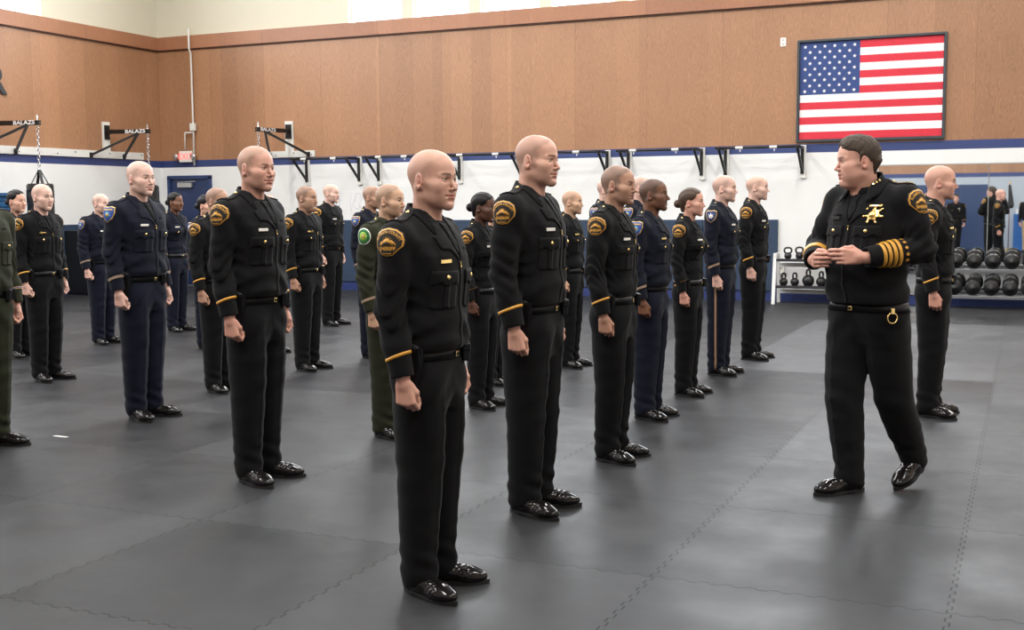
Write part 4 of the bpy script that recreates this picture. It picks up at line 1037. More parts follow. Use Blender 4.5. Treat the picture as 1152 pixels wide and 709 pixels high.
def chief_extras(root, kit):
    """five gold stars on each epaulette, four on the collar, star badge, key ring"""
    jk = [o for o in COL.objects if o.parent == root and o.name.startswith('jacket')][0]; tv, bv = kit['tv'], kit['bvh']
    for s in (-1, 1):
        d = Decal(bv, (0, 0, 1.5), (0, s, 0), (1, 0, 0), (0, 0, -1), far=0.3)
        for i in range(5):
            d.add([(0.112 + 0.026 * i + a, -0.028 + b) for a, b in star_poly(5, 0.0125, 0.0055, i)], 0.010, 0, 0.05, 0.003)
        mkobj('star_row', d.mesh('star_row'), [GOLDM], jk)
    K = kit['K']; wv = Vector(K['arms'][1][2]); dv = (Vector(K['arms'][1][1]) - wv).normalized(); e1 = (Vector((1, 0, 0)) - dv * dv.x).normalized(); e2 = dv.cross(e1); b = MB()
    for k in range(5):
        t = math.radians(-72 + 30 * k); d_ = e1 * math.cos(t) + e2 * math.sin(t); o = wv + dv * 0.196; h_ = bv.ray_cast(o, d_); r_ = min(h_[3], 0.085) if h_[0] is not None else 0.06
        Mx = d_.to_track_quat('Z', 'Y').to_matrix().to_4x4(); Mx.translation = o + d_ * (r_ - 0.001); b.prism(star_poly(5, 0.011, 0.005), 0, 0.004, Mx)
    tag(b.build('sleeve_stars', [GOLD], jk), 'row of small gold service stars')
    # four small stars on each collar side
    cm = kit['collar']; cb = BVHTree.FromPolygons([v.co.copy() for v in cm.vertices], [tuple(p.vertices) for p in cm.polygons]); nx = K['head'][0] - 0.038
    for s in (-1, 1):
        b = MB(); n_ = 0
        for i in range(4):
            a_ = math.radians(44 + 11 * i); T_ = Vector((nx + 0.09 * math.cos(a_), s * 0.09 * math.sin(a_), 1.548 + 0.0095 * i)); d_ = Vector((0.62, s * 0.78, 0.15)).normalized()
            h_ = cb.ray_cast(T_ + d_ * 0.25, -d_)
            if h_[0] is None: continue
            nm = h_[1] if h_[1].dot(d_) > 0 else -h_[1]; Mx = nm.to_track_quat('Z', 'Y').to_matrix().to_4x4(); Mx.translation = h_[0] - nm * 0.001; b.prism(star_poly(5, 0.0082, 0.0038), 0, 0.004, Mx); n_ += 1
        if n_: tag(b.build('collar_stars', [GOLDM], jk), 'four small gold collar stars')
    d = Decal(tv, (0.3, 0, 0), (0, 1, 0), (0, 0, 1), (-1, 0, 0), far=0.3)
    d.add([(0.118 + a, 1.408 + b) for a, b in star_poly(7, 0.044, 0.024)], 0.006, 0, 0.01, 0.006)
    for i in range(7):
        t = PI / 2 + 2 * PI * i / 7; d.add([(0.118 + 0.042 * math.cos(t) + 0.0055 * math.cos(a), 1.408 + 0.042 * math.sin(t) + 0.0055 * math.sin(a)) for a in [2 * PI * k / 8 for k in range(8)]], 0.007, 0, 0.05, 0.004)
    d.add([(0.118 + 0.017 * math.cos(a), 1.408 + 0.017 * math.sin(a)) for a in [2 * PI * k / 14 for k in range(14)]], 0.0085, 1, 0.01, 0.003)
    d.add([(0.118 + 0.010 * math.cos(a), 1.408 + 0.010 * math.sin(a)) for a in [2 * PI * k / 12 for k in range(12)]], 0.0105, 0, 0.01, 0.003)
    d.add([(0.088, 1.456), (0.148, 1.456), (0.144, 1.442), (0.092, 1.442)], 0.0075, 0, 0.01, 0.004)
    bd = mkobj('badge', d.mesh('badge'), [GOLDM, mat('brass', (0.55, 0.33, 0.10), 0.35, 1.0)], jk); tag(bd, 'gold seven-pointed star badge')
    tb = kit['tbvh']; a_ = math.radians(68); dd = Vector((math.cos(a_), math.sin(a_), 0)); hh = tb.ray_cast(Vector((0, 0, 0.90)), dd)
    if hh[0]:
        b = MB(); c = hh[0] + dd * 0.012; t = Vector((-dd.y, dd.x, 0))
        b.tube([c + t * 0.026 * math.cos(2 * PI * k / 20) + Vector((0, 0, 0.026 * math.sin(2 * PI * k / 20))) for k in range(20)], 0.0035, 8, closed=True)
        b.box(c + Vector((0, 0, 0.034)), (0.012, 0.02, 0.03), Matrix.Rotation(a_, 3, 'Z'), 0.003)
        tag(b.build('key_ring', [GOLDM], root), 'gold key ring')
# ================================================================== the gym
PAINT = mat('white_wall_paint', (0.78, 0.78, 0.77), 0.45, 0, 0.03, 3, 0.05, 40); CREAM = mat('cream_wall_paint', (0.66, 0.62, 0.50), 0.7, 0, 0.03, 2, 0.04, 30)
NAVYP = mat('navy_wall_padding', (0.020, 0.042, 0.085), 0.6, 0, 0.12, 6, 0.05, 60); BLUEB = mat('blue_baseboard_paint', (0.020, 0.035, 0.14), 0.45); STRIPE = mat('navy_stripe_paint', (0.030, 0.050, 0.165), 0.45, 0, 0.05)
WOOD = wood_mat('oak_plywood_panelling', (0.115, 0.050, 0.024), (0.45, 0.232, 0.122)); WOODT = wood_mat('reddish_oak_trim', (0.20, 0.078, 0.038), (0.40, 0.178, 0.092), 2.44)
DOORN = mat('navy_door_paint', (0.018, 0.034, 0.105), 0.4, 0, 0.06); DOORF = mat('navy_frame_paint', (0.022, 0.045, 0.135), 0.4)
ALU = mat('brushed_aluminium', (0.55, 0.55, 0.55), 0.35, 0.8); WHITEM = mat('white_painted_wood', (0.72, 0.71, 0.67), 0.5, 0, 0.06, 10); CEILM = mat('white_ceiling_paint', (0.80, 0.80, 0.78), 0.8)
BLACKM = mat('black_painted_steel', (0.012, 0.012, 0.013), 0.35, 0.3, spec=0.6); GREYM = mat('dark_grey_steel', (0.045, 0.045, 0.05), 0.4, 0.4); LETW = mat('white_lettering', (0.85, 0.85, 0.85), 0.5)
CHROME = mat('zinc_chain', (0.62, 0.62, 0.64), 0.25, 1.0)
def glass_mat():
    mt = bpy.data.materials.new('window_glass'); mt.use_nodes = True; nt = mt.node_tree; nt.nodes.clear(); o = nn(nt, 'ShaderNodeOutputMaterial')
    t = nn(nt, 'ShaderNodeBsdfTransparent'); g = nn(nt, 'ShaderNodeBsdfGlossy'); g.inputs['Roughness'].default_value = 0.02; mx = nn(nt, 'ShaderNodeMixShader')
    mx.inputs[0].default_value = 0.05; nt.links.new(t.outputs[0], mx.inputs[1]); nt.links.new(g.outputs[0], mx.inputs[2]); nt.links.new(mx.outputs[0], o.inputs[0]); return mt
GLASS = glass_mat()
def st(o): o['kind'] = 'structure'; return o
def wall(name, length, origin, rz, bands, openings=None, zfrom=ZT):
    """x along the wall, thickness towards +y (outside); openings: list of (x0, x1) between zfrom and WIN_T"""
    b = MB(); t = 0.25; mats = []
    for (z0, z1, mt) in bands:
        if mt not in mats: mats.append(mt)
        b.mi = mats.index(mt); b.box((length / 2, t / 2, (z0 + z1) / 2), (length, t, z1 - z0))
    if CREAM not in mats: mats.append(CREAM)
    b.mi = mats.index(CREAM)
    if openings:
        b.box((length / 2, t / 2, (WIN_T + ZC) / 2), (length, t, ZC - WIN_T)); x = 0
        for (a, c) in openings + [(length, length)]:
            if a - x > 0.001: b.box(((x + a) / 2, t / 2, (zfrom + WIN_T) / 2), (a - x, t, WIN_T - zfrom))
            x = c
    else: b.box((length / 2, t / 2, (zfrom + ZC) / 2), (length, t, ZC - zfrom))
    o = b.build(name, mats); o.location = origin; o.rotation_euler = (0, 0, rz); return st(o)
WINN = [0]
def window(origin, rz, x0, x1):
    WINN[0] += 1; z0, z1 = ZT + 0.06, WIN_T; b = MB(); r = 0.045
    o = empty('window_%d' % WINN[0], origin, rz); st(o)
    for c, s in (((x0 + r / 2, 0.12, (z0 + z1) / 2), (r, 0.09, z1 - z0)), ((x1 - r / 2, 0.12, (z0 + z1) / 2), (r, 0.09, z1 - z0)), (((x0 + x1) / 2, 0.12, z0 + r / 2), (x1 - x0 - 2 * r, 0.09, r)), (((x0 + x1) / 2, 0.12, z1 - r / 2), (x1 - x0 - 2 * r, 0.09, r))): b.box(c, s)
    b.build('window_frame', [WHITEM], o)
    b = MB(); b.box(((x0 + x1) / 2, 0.13, (z0 + z1) / 2), (x1 - x0 - 2 * r + 0.01, 0.006, z1 - z0 - 2 * r + 0.01)); b.build('pane', [GLASS], o)
LX, LY = XR - XL, YF - YB
# floor, ceiling
b = MB(); b.box(((XL + XR) / 2, (YF + YB) / 2, -0.05), (LX, LY, 0.1)); st(b.build('floor', [floor_mat()]))
b = MB(); b.box(((XL + XR) / 2, (YF + YB) / 2, ZC + 0.05), (LX, LY, 0.1)); st(b.build('ceiling', [CEILM]))
# flag wall (back)
x0 = -11.13 - XL; ops = [(x0 + 1.29 * i, x0 + 1.29 * i + 1.08) for i in range(12)]
wall('wall_back', LX, (XL, YF, 0), 0, [(0, ZS0, PAINT), (ZS0, ZS1, STRIPE), (ZS1, ZW, WOOD), (ZW, ZT, CREAM)], ops)
for a, c in ops: window((XL, YF, 0), 0, a, c)
# left wall: x runs from the near end towards the corner
ops = [(18.57 - 1.29 * i - 1.08, 18.57 - 1.29 * i) for i in range(13)][::-1]
wall('wall_left', LY, (XL, YB, 0), PI / 2, [(0, ZS0, PAINT), (ZS0, ZS1, STRIPE), (ZS1, ZW, WOOD), (ZW, ZT, CREAM)], ops)
for a, c in ops: window((XL, YB, 0), PI / 2, a, c)
wall('wall_right', LY, (XR, YF, 0), -PI / 2, [(0, ZS0, PAINT), (ZS0, ZS1, STRIPE), (ZS1, ZW, WOOD), (ZW, ZT, CREAM)])
wall('wall_front', LX, (XR, YB, 0), PI, [(0, ZS0, mat('grey_blue_wall_paint', (0.40, 0.44, 0.49), 0.6)), (ZS0, ZS1, STRIPE), (ZS1, ZW, WOOD), (ZW, ZT, CREAM)])
def strip(name, x0_, x1_, z0, z1, t, mt, left=False, bevel=0.0, y0=0.0):
    b = MB(); b.box(((x0_ + x1_) / 2, -t / 2 - y0, (z0 + z1) / 2), (x1_ - x0_, t, z1 - z0), None, bevel)
    o = b.build(name, [mt]); o.location = (XL, YB, 0) if left else (XL, YF, 0); o.rotation_euler = (0, 0, PI / 2 if left else 0); return o
st(strip('trim_1', 0.0, LX, ZW, ZT, 0.06, WOODT)); st(strip('trim_2', 0, LY - 0.06, ZW, ZT, 0.06, WOODT, True))
st(strip('trim_3', 0.03, LX, ZW - 0.025, ZW, 0.025, mat('dark_groove', (0.10, 0.045, 0.025), 0.6))); st(strip('trim_4', 0, LY - 0.03, ZW - 0.025, ZW, 0.025, MATS['dark_groove'], True))
# navy wall padding below the white, blue baseboards
DX0, DX1 = -15.18 - XL, -14.23 - XL
st(strip('baseboard_back', DX1 + 0.06, LX, 0.0, 0.15, 0.022, BLUEB)); st(strip('baseboard_left', 0, LY - 0.3, 0.0, 0.12, 0.022, BLUEB, True))
for i in range(9):
    w_ = (14.10 - 3.52) / 9; a = 15.4 - 14.10 + i * w_
    st(strip('trim_%d' % (5 + i), a + 0.004, a + w_ - 0.004, 0.155, ZN, 0.045, NAVYP, bevel=0.010))
for i in range(2):
    a = 18.15 + i * 1.5; st(strip('trim_%d' % (14 + i), a + 0.004, a + 1.46, 0.125, 1.22, 0.045, NAVYP, True, bevel=0.010))
# door in the flag wall
D = empty('door_1', (XL, YF, 0)); st(D)
b = MB(); b.box((DX0 - 0.0, -0.02, 1.04), (0.06, 0.10, 2.08)); b.box((DX1, -0.02, 1.04), (0.06, 0.10, 2.08)); b.box(((DX0 + DX1) / 2, -0.02, 2.08), (DX1 - DX0 + 0.06, 0.10, 0.06)); b.build('door_frame', [DOORF], D)
b = MB(); b.box(((DX0 + DX1) / 2, -0.004, 1.03), (DX1 - DX0 - 0.07, 0.045, 2.03), None, 0.003); lf = b.build('door_leaf', [DOORN], D)
b = MB(); b.box(((DX0 + DX1) / 2 - 0.08, -0.062, 1.93), (0.34, 0.06, 0.09), None, 0.008); b.bar(((DX0 + DX1) / 2 - 0.25, -0.07, 1.985), ((DX0 + DX1) / 2 + 0.2, -0.11, 2.0), 0.02, 0.012); b.build('door_closer', [ALU], D)
b = MB(); b.box(((DX0 + DX1) / 2, -0.075, 0.98), (0.78, 0.035, 0.05), None, 0.008); b.box((DX0 + 0.12, -0.05, 0.98), (0.07, 0.05, 0.10), None, 0.006); b.box((DX1 - 0.12, -0.05, 0.98), (0.07, 0.05, 0.10), None, 0.006); b.build('push_bar', [ALU], D)
b = MB(); b.box(((DX0 + DX1) / 2, -0.06, 0.010), (0.95, 0.12, 0.02), None, 0.004); b.build('threshold', [ALU], D)
# blue roll-up shutter in the left wall
D = empty('door_2', (XL, YB, 0), PI / 2); st(D); SB = mat('blue_shutter_paint', (0.010, 0.085, 0.22), 0.4, 0.1); a, c = 14.9, 17.78
b = MB()
for i in range(18): b.box(((a + c) / 2, -0.03, 0.10 + 0.092 * i), (c - a - 0.1, 0.035, 0.084), None, 0.012)
b.build('shutter_slats', [SB], D)
b = MB(); b.box((a, -0.03, 0.88), (0.07, 0.07, 1.76)); b.box((c, -0.03, 0.88), (0.07, 0.07, 1.76)); b.box(((a + c) / 2, -0.04, 1.74), (c - a, 0.09, 0.05)); b.build('shutter_frame', [SB], D)
# ---------------- ceiling lamps
LAMPW = emit_mat('lamp_diffuser', (1.0, 0.98, 0.95), 3.0)
lamp0 = None
for i, (x, y) in enumerate(CEIL_LAMPS):
    r_ = empty('ceiling_lamp', (x, y, ZC), 0, 'rectangular white ceiling lamp, one of the rows under the gym ceiling', 'lamp', 'ceiling lamps')
    if lamp0 is None:
        b = MB(); b.box((0, 0, -0.04), (0.66, 2.5, 0.08), None, 0.01); h1 = b.mesh('housing'); b = MB(); b.box((0, 0, -0.086), (0.58, 2.42, 0.012), None, 0.004); h2 = b.mesh('diffuser'); lamp0 = 1
    mkobj('housing', h1, [WHITEM], r_); mkobj('diffuser', h2, [LAMPW], r_)
    area('ceiling_light', (x, y, ZC - 0.12), (0, 0, 0), 0.56, 2.4, P_CEIL, (1.0, 0.985, 0.96))
# ---------------- framed flag
fx0, fx1, fz0, fz1 = -3.27, -1.15, 2.425, 3.945
F = empty('framed_flag', ((fx0 + fx1) / 2, YF, (fz0 + fz1) / 2), 0, 'large framed flag with red and white stripes and white stars, on the wood panelling', 'flag')
w_, h_ = fx1 - fx0, fz1 - fz0; r = 0.035; FR = mat('grey_black_frame', (0.035, 0.045, 0.055), 0.4)
b = MB()
for c, s in (((-w_ / 2 + r / 2, -0.025, 0), (r, 0.05, h_)), ((w_ / 2 - r / 2, -0.025, 0), (r, 0.05, h_)), ((0, -0.025, -h_ / 2 + r / 2), (w_ - 2 * r, 0.05, r)), ((0, -0.025, h_ / 2 - r / 2), (w_ - 2 * r, 0.05, r))): b.box(c, s, None, 0.003)
b.box((0, -0.004, 0), (w_ - 2 * r, 0.008, h_ - 2 * r)); b.build('frame', [FR], F)
FRED = mat('red_flag_cloth', (0.62, 0.028, 0.050), 0.75, 0, 0.10, 30, 0.10, 30); FWH = mat('white_flag_cloth', (0.84, 0.83, 0.83), 0.75, 0, 0.03, 30, 0.10, 30); FBL = mat('blue_flag_cloth', (0.030, 0.060, 0.20), 0.75, 0, 0.15, 30, 0.10, 30)
iw, ih = w_ - 2 * r - 0.016, h_ - 2 * r - 0.016; nx_, nper = 180, 4
def ruffle(x, z): return -0.0125 + 0.0022 * math.sin(95 * x + 2.5 * math.sin(60 * z)) * (0.4 + 0.6 * math.sin(13 * z * PI / ih)**2)
V, Fc, mi = [], [], []
nz = 13 * nper
for j in range(nz + 1):
    for i in range(nx_ + 1): x = -iw / 2 + iw * i / nx_; z = ih / 2 - ih * j / nz; V.append((x, ruffle(x, z), z))
for j in range(nz):
    for i in range(nx_):
        a = j * (nx_ + 1) + i; Fc.append((a, a + nx_ + 1, a + nx_ + 2, a + 1)); st_ = j // nper
        mi.append(2 if (i < nx_ * 0.424 and st_ < 7) else (0 if st_ % 2 == 0 else 1))
mkobj('flag_cloth', mesh_np('flag_cloth', np.array(V), np.array(Fc), mi=mi), [FRED, FWH, FBL], F)
b = MB(); cw, chh = iw * 0.424, ih * 7 / 13
for rrow in range(9):
    n_ = 6 if rrow % 2 == 0 else 5
    for k in range(n_):
        sx = -iw / 2 + cw * ((k + 0.5) / 6 + (0 if rrow % 2 == 0 else 1 / 12)) ; sz = ih / 2 - chh * (rrow + 0.72) / 9.35; tilt = 0.1 * math.sin(rrow * 5 + k)
        if not SHARED.get('star'): q_ = MB(); q_.prism(star_poly(5, 0.030, 0.0125), 0, 0.003); SHARED['star'] = q_.mesh('star')
        o = mkobj('star', SHARED['star'], [FWH], F, (sx, -0.0150, sz)); o.rotation_euler = (PI / 2, tilt, 0)
# ---------------- exit sign, conduit, outlet
E_ = empty('exit_sign', (-14.74, YF - 0.03, 2.47), 0, 'small white exit sign with red letters beside the vertical conduit', 'sign')
b = MB(); b.box((0, -0.03, 0), (0.30, 0.055, 0.21), None, 0.008); b.build('sign_box', [WHITEP], E_)
text_obj('lettering', 'EXIT', 0.165, Matrix.Translation((0, -0.060, -0.003)) @ Matrix.Rotation(PI / 2, 4, 'X'), emit_mat('lit_red_letters', (0.95, 0.12, 0.10), 0.9), E_, bold=0.0)
for s in (-1, 1):
    b = MB(); b.lathe([(0.0, 0.06), (0.052, 0.058), (0.055, 0.045), (0.032, -0.02), (0.0, -0.03)], Matrix.Translation((s * 0.205, -0.05, 0.0)) @ Matrix.Rotation(PI / 2, 4, 'X') , 16); b.bar((s * 0.14, -0.04, 0), (s * 0.20, -0.04, 0), 0.02, 0.02); b.build('emergency_lamp', [ALU], E_)
Cd = empty('conduit', (-14.55, YF - 0.03, 0), 0, 'thin white vertical pipe with a junction box, running up the wood wall', 'pipe')
b = MB(); b.tube([(0, -0.035, 2.30), (0, -0.035, 3.4), (0, -0.04, 4.40), (0, -0.085, 4.46), (0, -0.085, 4.84)], 0.018, 10); b.tube([(-0.015, -0.04, 2.92), (-0.19, -0.04, 2.92), (-0.20, -0.04, 2.90), (-0.20, -0.04, 2.60)], 0.013, 8); b.build('pipe', [WHITEM], Cd)
b = MB(); b.box((0, -0.045, 3.02), (0.11, 0.07, 0.14), None, 0.008); b.build('junction_box', [WHITEM], Cd)
b = MB(); b.box((0, -0.006, 0), (0.085, 0.012, 0.13), None, 0.004); b.mi = 1
for s in (-1, 1): b.box((0, -0.0125, 0.03 * s), (0.035, 0.004, 0.03), None, 0.002)
o = b.build('wall_outlet', [WHITEP, mat('beige_plastic', (0.5, 0.46, 0.38), 0.5)], None, (-3.49, YF, 3.94)); tag(o, 'small white wall outlet on the panelling left of the framed flag', 'outlet')
b = MB(); b.box((0, -0.03, 0), (0.09, 0.06, 0.15), None, 0.006); b.mi = 1; b.box((0, -0.062, 0.02), (0.04, 0.006, 0.04), None, 0.002)
o = b.build('wall_outlet', [WHITEP, MATS['beige_plastic']], None, (-3.46, YF - 0.001, 0.50)); tag(o, 'white surface outlet box low on the wall by the kettlebell rack leg', 'outlet')
b = MB(); b.prism([(-0.06, -0.012), (0.05, -0.016), (0.064, 0.004), (-0.05, 0.014)], 0, 0.002); o = b.build('tape_scrap', [WHITEP], None, (-5.86, 5.86, 0.0005)); tag(o, 'small scrap of white tape on the black floor mats at left', 'tape')
o = empty('wall_letter', (XL + 0.02, 14.33, 3.56), PI / 2, 'black letter R fixed high on the wood panelling at the left edge', 'letter')
text_obj('letter_plate', 'R', 0.62, Matrix.Rotation(PI / 2, 4, 'X'), mat('black_letter_paint', (0.02, 0.02, 0.025), 0.5), o, 0.012, 0.012)
# ---------------- mounting boards
def bolts(b, pts, axis='y'):
    for p in pts: b.box(p, (0.022, 0.022, 0.022), None, 0.005)
def board(name, x0_, x1_, z0, z1, left, label, vert=None):
    r_ = empty(name, (XL, YB if left else YF, 0), PI / 2 if left else 0, label, 'board')
    b = MB(); b.box(((x0_ + x1_) / 2, -0.019, (z0 + z1) / 2), (x1_ - x0_, 0.038, z1 - z0), None, 0.003)
    if vert: b.box((vert, -0.019, (z1 + vert_top) / 2), (0.17, 0.038, vert_top - z1), None, 0.003)
    b.build('plank', [WHITEM], r_); b = MB(); n_ = int((x1_ - x0_) / 0.42)
    for i in range(n_ + 1): b.box((x0_ + 0.06 + (x1_ - x0_ - 0.12) * i / max(n_, 1), -0.042, (z0 + z1) / 2 + 0.02 * (-1)**i), (0.02, 0.014, 0.02), None, 0.004)
    b.build('bolt_heads', [GREYM], r_)
vert_top = 3.06
board('mounting_board', 9.0, 20.93, 2.405, 2.535, True, 'long white bolted board on the left wood wall carrying two bag arms', 16.77 - YB)
board('mounting_board', -13.15 - XL, -11.88 - XL, 2.405, 2.52, False, 'short white board on the far wood wall under the right bag arm', -12.42 - XL)
# ---------------- boxing bag arms
def bag_arm(loc, rz, label, text_flip=False, L_=1.02):
    """local: wall plane at x=0, arm runs along +x; seen face is -y"""
    r_ = empty('bag_bracket', loc, rz, label, 'bracket', 'bag hanging arms')
    b = MB(); b.bar((0.05, 0, 2.88), (L_, 0, 2.86), 0.065, 0.075, bevel=0.004); b.build('arm', [BLACKM], r_)
    b = MB(); b.box((0.047, 0, 2.87), (0.016, 0.13, 0.26), None, 0.003); b.build('wall_plate', [BLACKM], r_)
    for s in (-1, 1):
        b = MB(); b.bar((L_ - 0.26, 0.0, 2.835), (0.05, 0.42 * s, 2.45), 0.04, 0.04, bevel=0.003); b.box((0.05, 0.42 * s, 2.45), (0.02, 0.07, 0.09), None, 0.004); b.build('strut', [BLACKM], r_)
    b = MB(); b.lathe([(0.013, -0.07), (0.013, 0.13), (0, 0.13)], Matrix.Translation((L_ - 0.05, 0, 2.86)), 10); b.tube([(L_ - 0.05, 0, 2.80)] + [(L_ - 0.05 + 0.025 * math.sin(a), 0, 2.775 - 0.025 * math.cos(a) + 0.0) for a in np.linspace(0.4, 5.9, 10)], 0.006, 6); b.build('eye_bolt', [CHROME], r_)
    b = MB(); b.box((L_ + 0.004, 0, 2.86), (0.012, 0.02, 0.02)); b.build('end_bolt', [CHROME], r_)
    sx = -1 if text_flip else 1
    Mt = Matrix.Translation((L_ - 0.30, -0.035 * sx, 2.866)) @ Matrix.Rotation(PI if text_flip else 0, 4, 'Z') @ Matrix.Rotation(PI / 2, 4, 'X')
    me = text_data('BALAZS', 0.088, extrude=0.001, bold=0.002); me.transform(Matrix.Scale(1.5, 4, (1, 0, 0))); me.transform(Mt); me.materials.clear(); mkobj('lettering', me, [LETW], r_)
    return r_
bag_arm((XL, 14.22, 0), 0, 'black steel bag arm at the left edge, nearest of the two on the left wall')
bag_arm((XL, 16.77, 0), 0, 'black steel bag arm on the left wall, nearer the corner and the exit sign')
bag_arm((-12.42, YF, 0), -PI / 2, 'black steel bag arm on the far wall to the right of the exit sign', True)
def chain(x, y, z1, z0, label, twist=1):
    b = MB(); n_ = int((z1 - z0) / 0.048)
    for i in range(n_):
        zc = z1 - (i + 0.5) * (z1 - z0) / n_; ang = (i % 2) * PI / 2 + 0.5; c, s_ = math.cos(ang), math.sin(ang)
        b.tube([(x + 0.019 * math.cos(t) * c, y + 0.019 * math.cos(t) * s_, zc + 0.034 * math.sin(t)) for t in [2 * PI * k / 10 for k in range(10)]], 0.0075, 6, closed=True)
    o = b.build('chain', [CHROME]); tag(o, label, 'chain', 'bag chains'); return o
chain(XL + 0.97, 14.22, 2.735, 2.13, 'steel chain hanging from the left edge arm down to the bag straps')
chain(XL + 0.97, 16.77, 2.735, 2.16, 'steel chain hanging from the corner arm on the left wall')
chain(-12.42, YF - 0.97, 2.735, 1.95, 'steel chain hanging from the arm on the far wall')
VINYL = mat('black_bag_vinyl', (0.012, 0.012, 0.013), 0.32, 0, 0.2, 8, 0.15, 12)
def heavy_bag(x, y, zt, zb_, r, ztop, label):
    r_ = empty('heavy_bag', (x, y, 0), 0.3, label, 'punching bag', 'heavy bags')
    b = MB(); b.lathe([(0, zt - 0.01), (r * 0.9, zt), (r, zt - 0.03), (r, zt - 0.12), (r * 0.985, zt - 0.13), (r, zt - 0.15), (r, zb_ + 0.05), (r * 0.9, zb_), (0, zb_ - 0.01)], None, 28); b.build('bag_body', [VINYL], r_)
    for k in range(4):
        a = PI / 4 + k * PI / 2; c, s_ = math.cos(a), math.sin(a); b = MB(); b.bar((r * c, r * s_, zt - 0.14), (0.012 * c, 0.012 * s_, ztop), 0.045, 0.006, up=(c, s_, 0.3)); b.bar((r * c * 1.015, r * s_ * 1.015, zt - 0.30), (r * c * 1.01, r * s_ * 1.01, zt - 0.10), 0.045, 0.008, up=(c, s_, 0)); b.build('strap', [VINYL], r_)
    b = MB(); b.lathe([(0, 0.03), (0.022, 0.02), (0.022, -0.02), (0, -0.03)], Matrix.Translation((0, 0, ztop)), 10); b.build('swivel', [CHROME], r_)
    return r_
heavy_bag(XL + 0.97, 14.22, 1.90, 0.75, 0.205, 2.12, 'black heavy bag with wide straps hanging behind the shaved man near the left edge')
heavy_bag(XL + 0.97, 16.77, 1.90, 0.80, 0.165, 2.15, 'black heavy bag hanging behind the tall navy officer near the far corner')
# ---------------- pull-up stations along the far wall
for i, (xa, xb) in enumerate(((-12.05, -10.95), (-10.55, -9.40), (-8.96, -7.80), (-7.45, -6.29), (-5.93, -4.73), (-4.35, -3.17))):
    pos = ['left end, under the far bag arm', 'second from the left, above the drawn papers', 'behind the bald man closest to the camera', 'behind the tall officer in the near row', 'behind the dark-skinned navy officer', 'right end, nearest the framed flag'][i]
    r_ = empty('pull_up_bar', (0, YF - 0.004, 0), 0, 'black wall-mounted pull-up bar, ' + pos, 'pull-up bar', 'pull-up bars along the far wall')
    b = MB(); b.tube([(xa - 0.05, -0.50, 2.345), (xb + 0.05, -0.50, 2.345)], 0.020, 12); b.build('bar', [BLACKM], r_)
    for x in (xa, xb):
        b = MB(); b.bar((x, -0.035, 2.345), (x, -0.52, 2.345), 0.045, 0.045, bevel=0.003); b.bar((x, -0.05, 1.99), (x, -0.46, 2.33), 0.035, 0.035, bevel=0.003); b.box((x, -0.045, 2.16), (0.05, 0.02, 0.42), None, 0.003)
        for z in (2.0, 2.30): b.box((x, -0.058, z), (0.018, 0.012, 0.018))
        br = b.build('bracket', [BLACKM], r_); b = MB(); b.box((x + 0.01, -0.018, 2.135), (0.085, 0.036, 0.50), None, 0.003); b.build('cleat', [WHITEM], br)
    for k in range(2):
        xx = xa + (xb - xa) * (0.22 + 0.5 * k + 0.07 * math.sin(i * 3 + k)); b = MB(); b.lathe([(0.0225, -0.05), (0.0235, -0.03), (0.0225, 0.0), (0.0235, 0.04), (0.0225, 0.06)], Matrix.Translation((xx, -0.50, 2.345)) @ Matrix.Rotation(PI / 2, 4, 'Y'), 12); b.box((xx + 0.02, -0.505, 2.31), (0.014, 0.006, 0.05)); b.build('tape_wrap', [WHITEM], r_)
# ---------------- papers on the wall
PAPER = mat('white_paper', (0.80, 0.80, 0.80), 0.7); PEN = mat('faint_pencil', (0.52, 0.53, 0.56), 0.8)
for i, (x, z, wd, hh, kd) in enumerate(((-11.42, 1.62, 0.30, 0.34, 0), (-11.02, 1.58, 0.34, 0.42, 1), (-10.60, 1.63, 0.30, 0.34, 2))):
    r_ = empty('drawn_paper', (x, YF, z), 0, ['white paper with faint column drawing, left of the three on the far wall', 'white paper with faint fox-like outline, middle of the three and the tallest', 'white paper with faint bracket lines, right of the three on the far wall'][i].replace('fox-like outline', 'looped outline'), 'paper', 'papers on the far wall')
    b = MB(); b.box((0, -0.002, 0), (wd, 0.003, hh)); b.build('sheet', [PAPER], r_); b = MB(); f_ = lambda u, v: (u * wd, -0.0045, v * hh)
    L_ = [[(-.4, -.35), (-.4, .35), (-.1, .35), (-.1, -.35)], [(.1, -.35), (.1, .35), (.35, .35)], [(.1, 0), (.3, 0)]] if kd == 0 else ([[(-.4, .4), (-.4, -.4), (-.15, .1), (-.05, .38), (.15, .38), (.3, .1), (.1, -.1), (.35, -.4)], [(-.2, -.2), (0, -.3), (.2, -.2)]] if kd == 1 else [[(-.35, .35), (.3, .35)], [(-.35, .35), (-.35, -.35), (.3, -.35)], [(-.35, 0), (.15, 0)]])
    for ln in L_: b.tube([f_(*p) for p in ln], 0.004, 5)
    b.build('pencil_drawing', [PEN], r_)
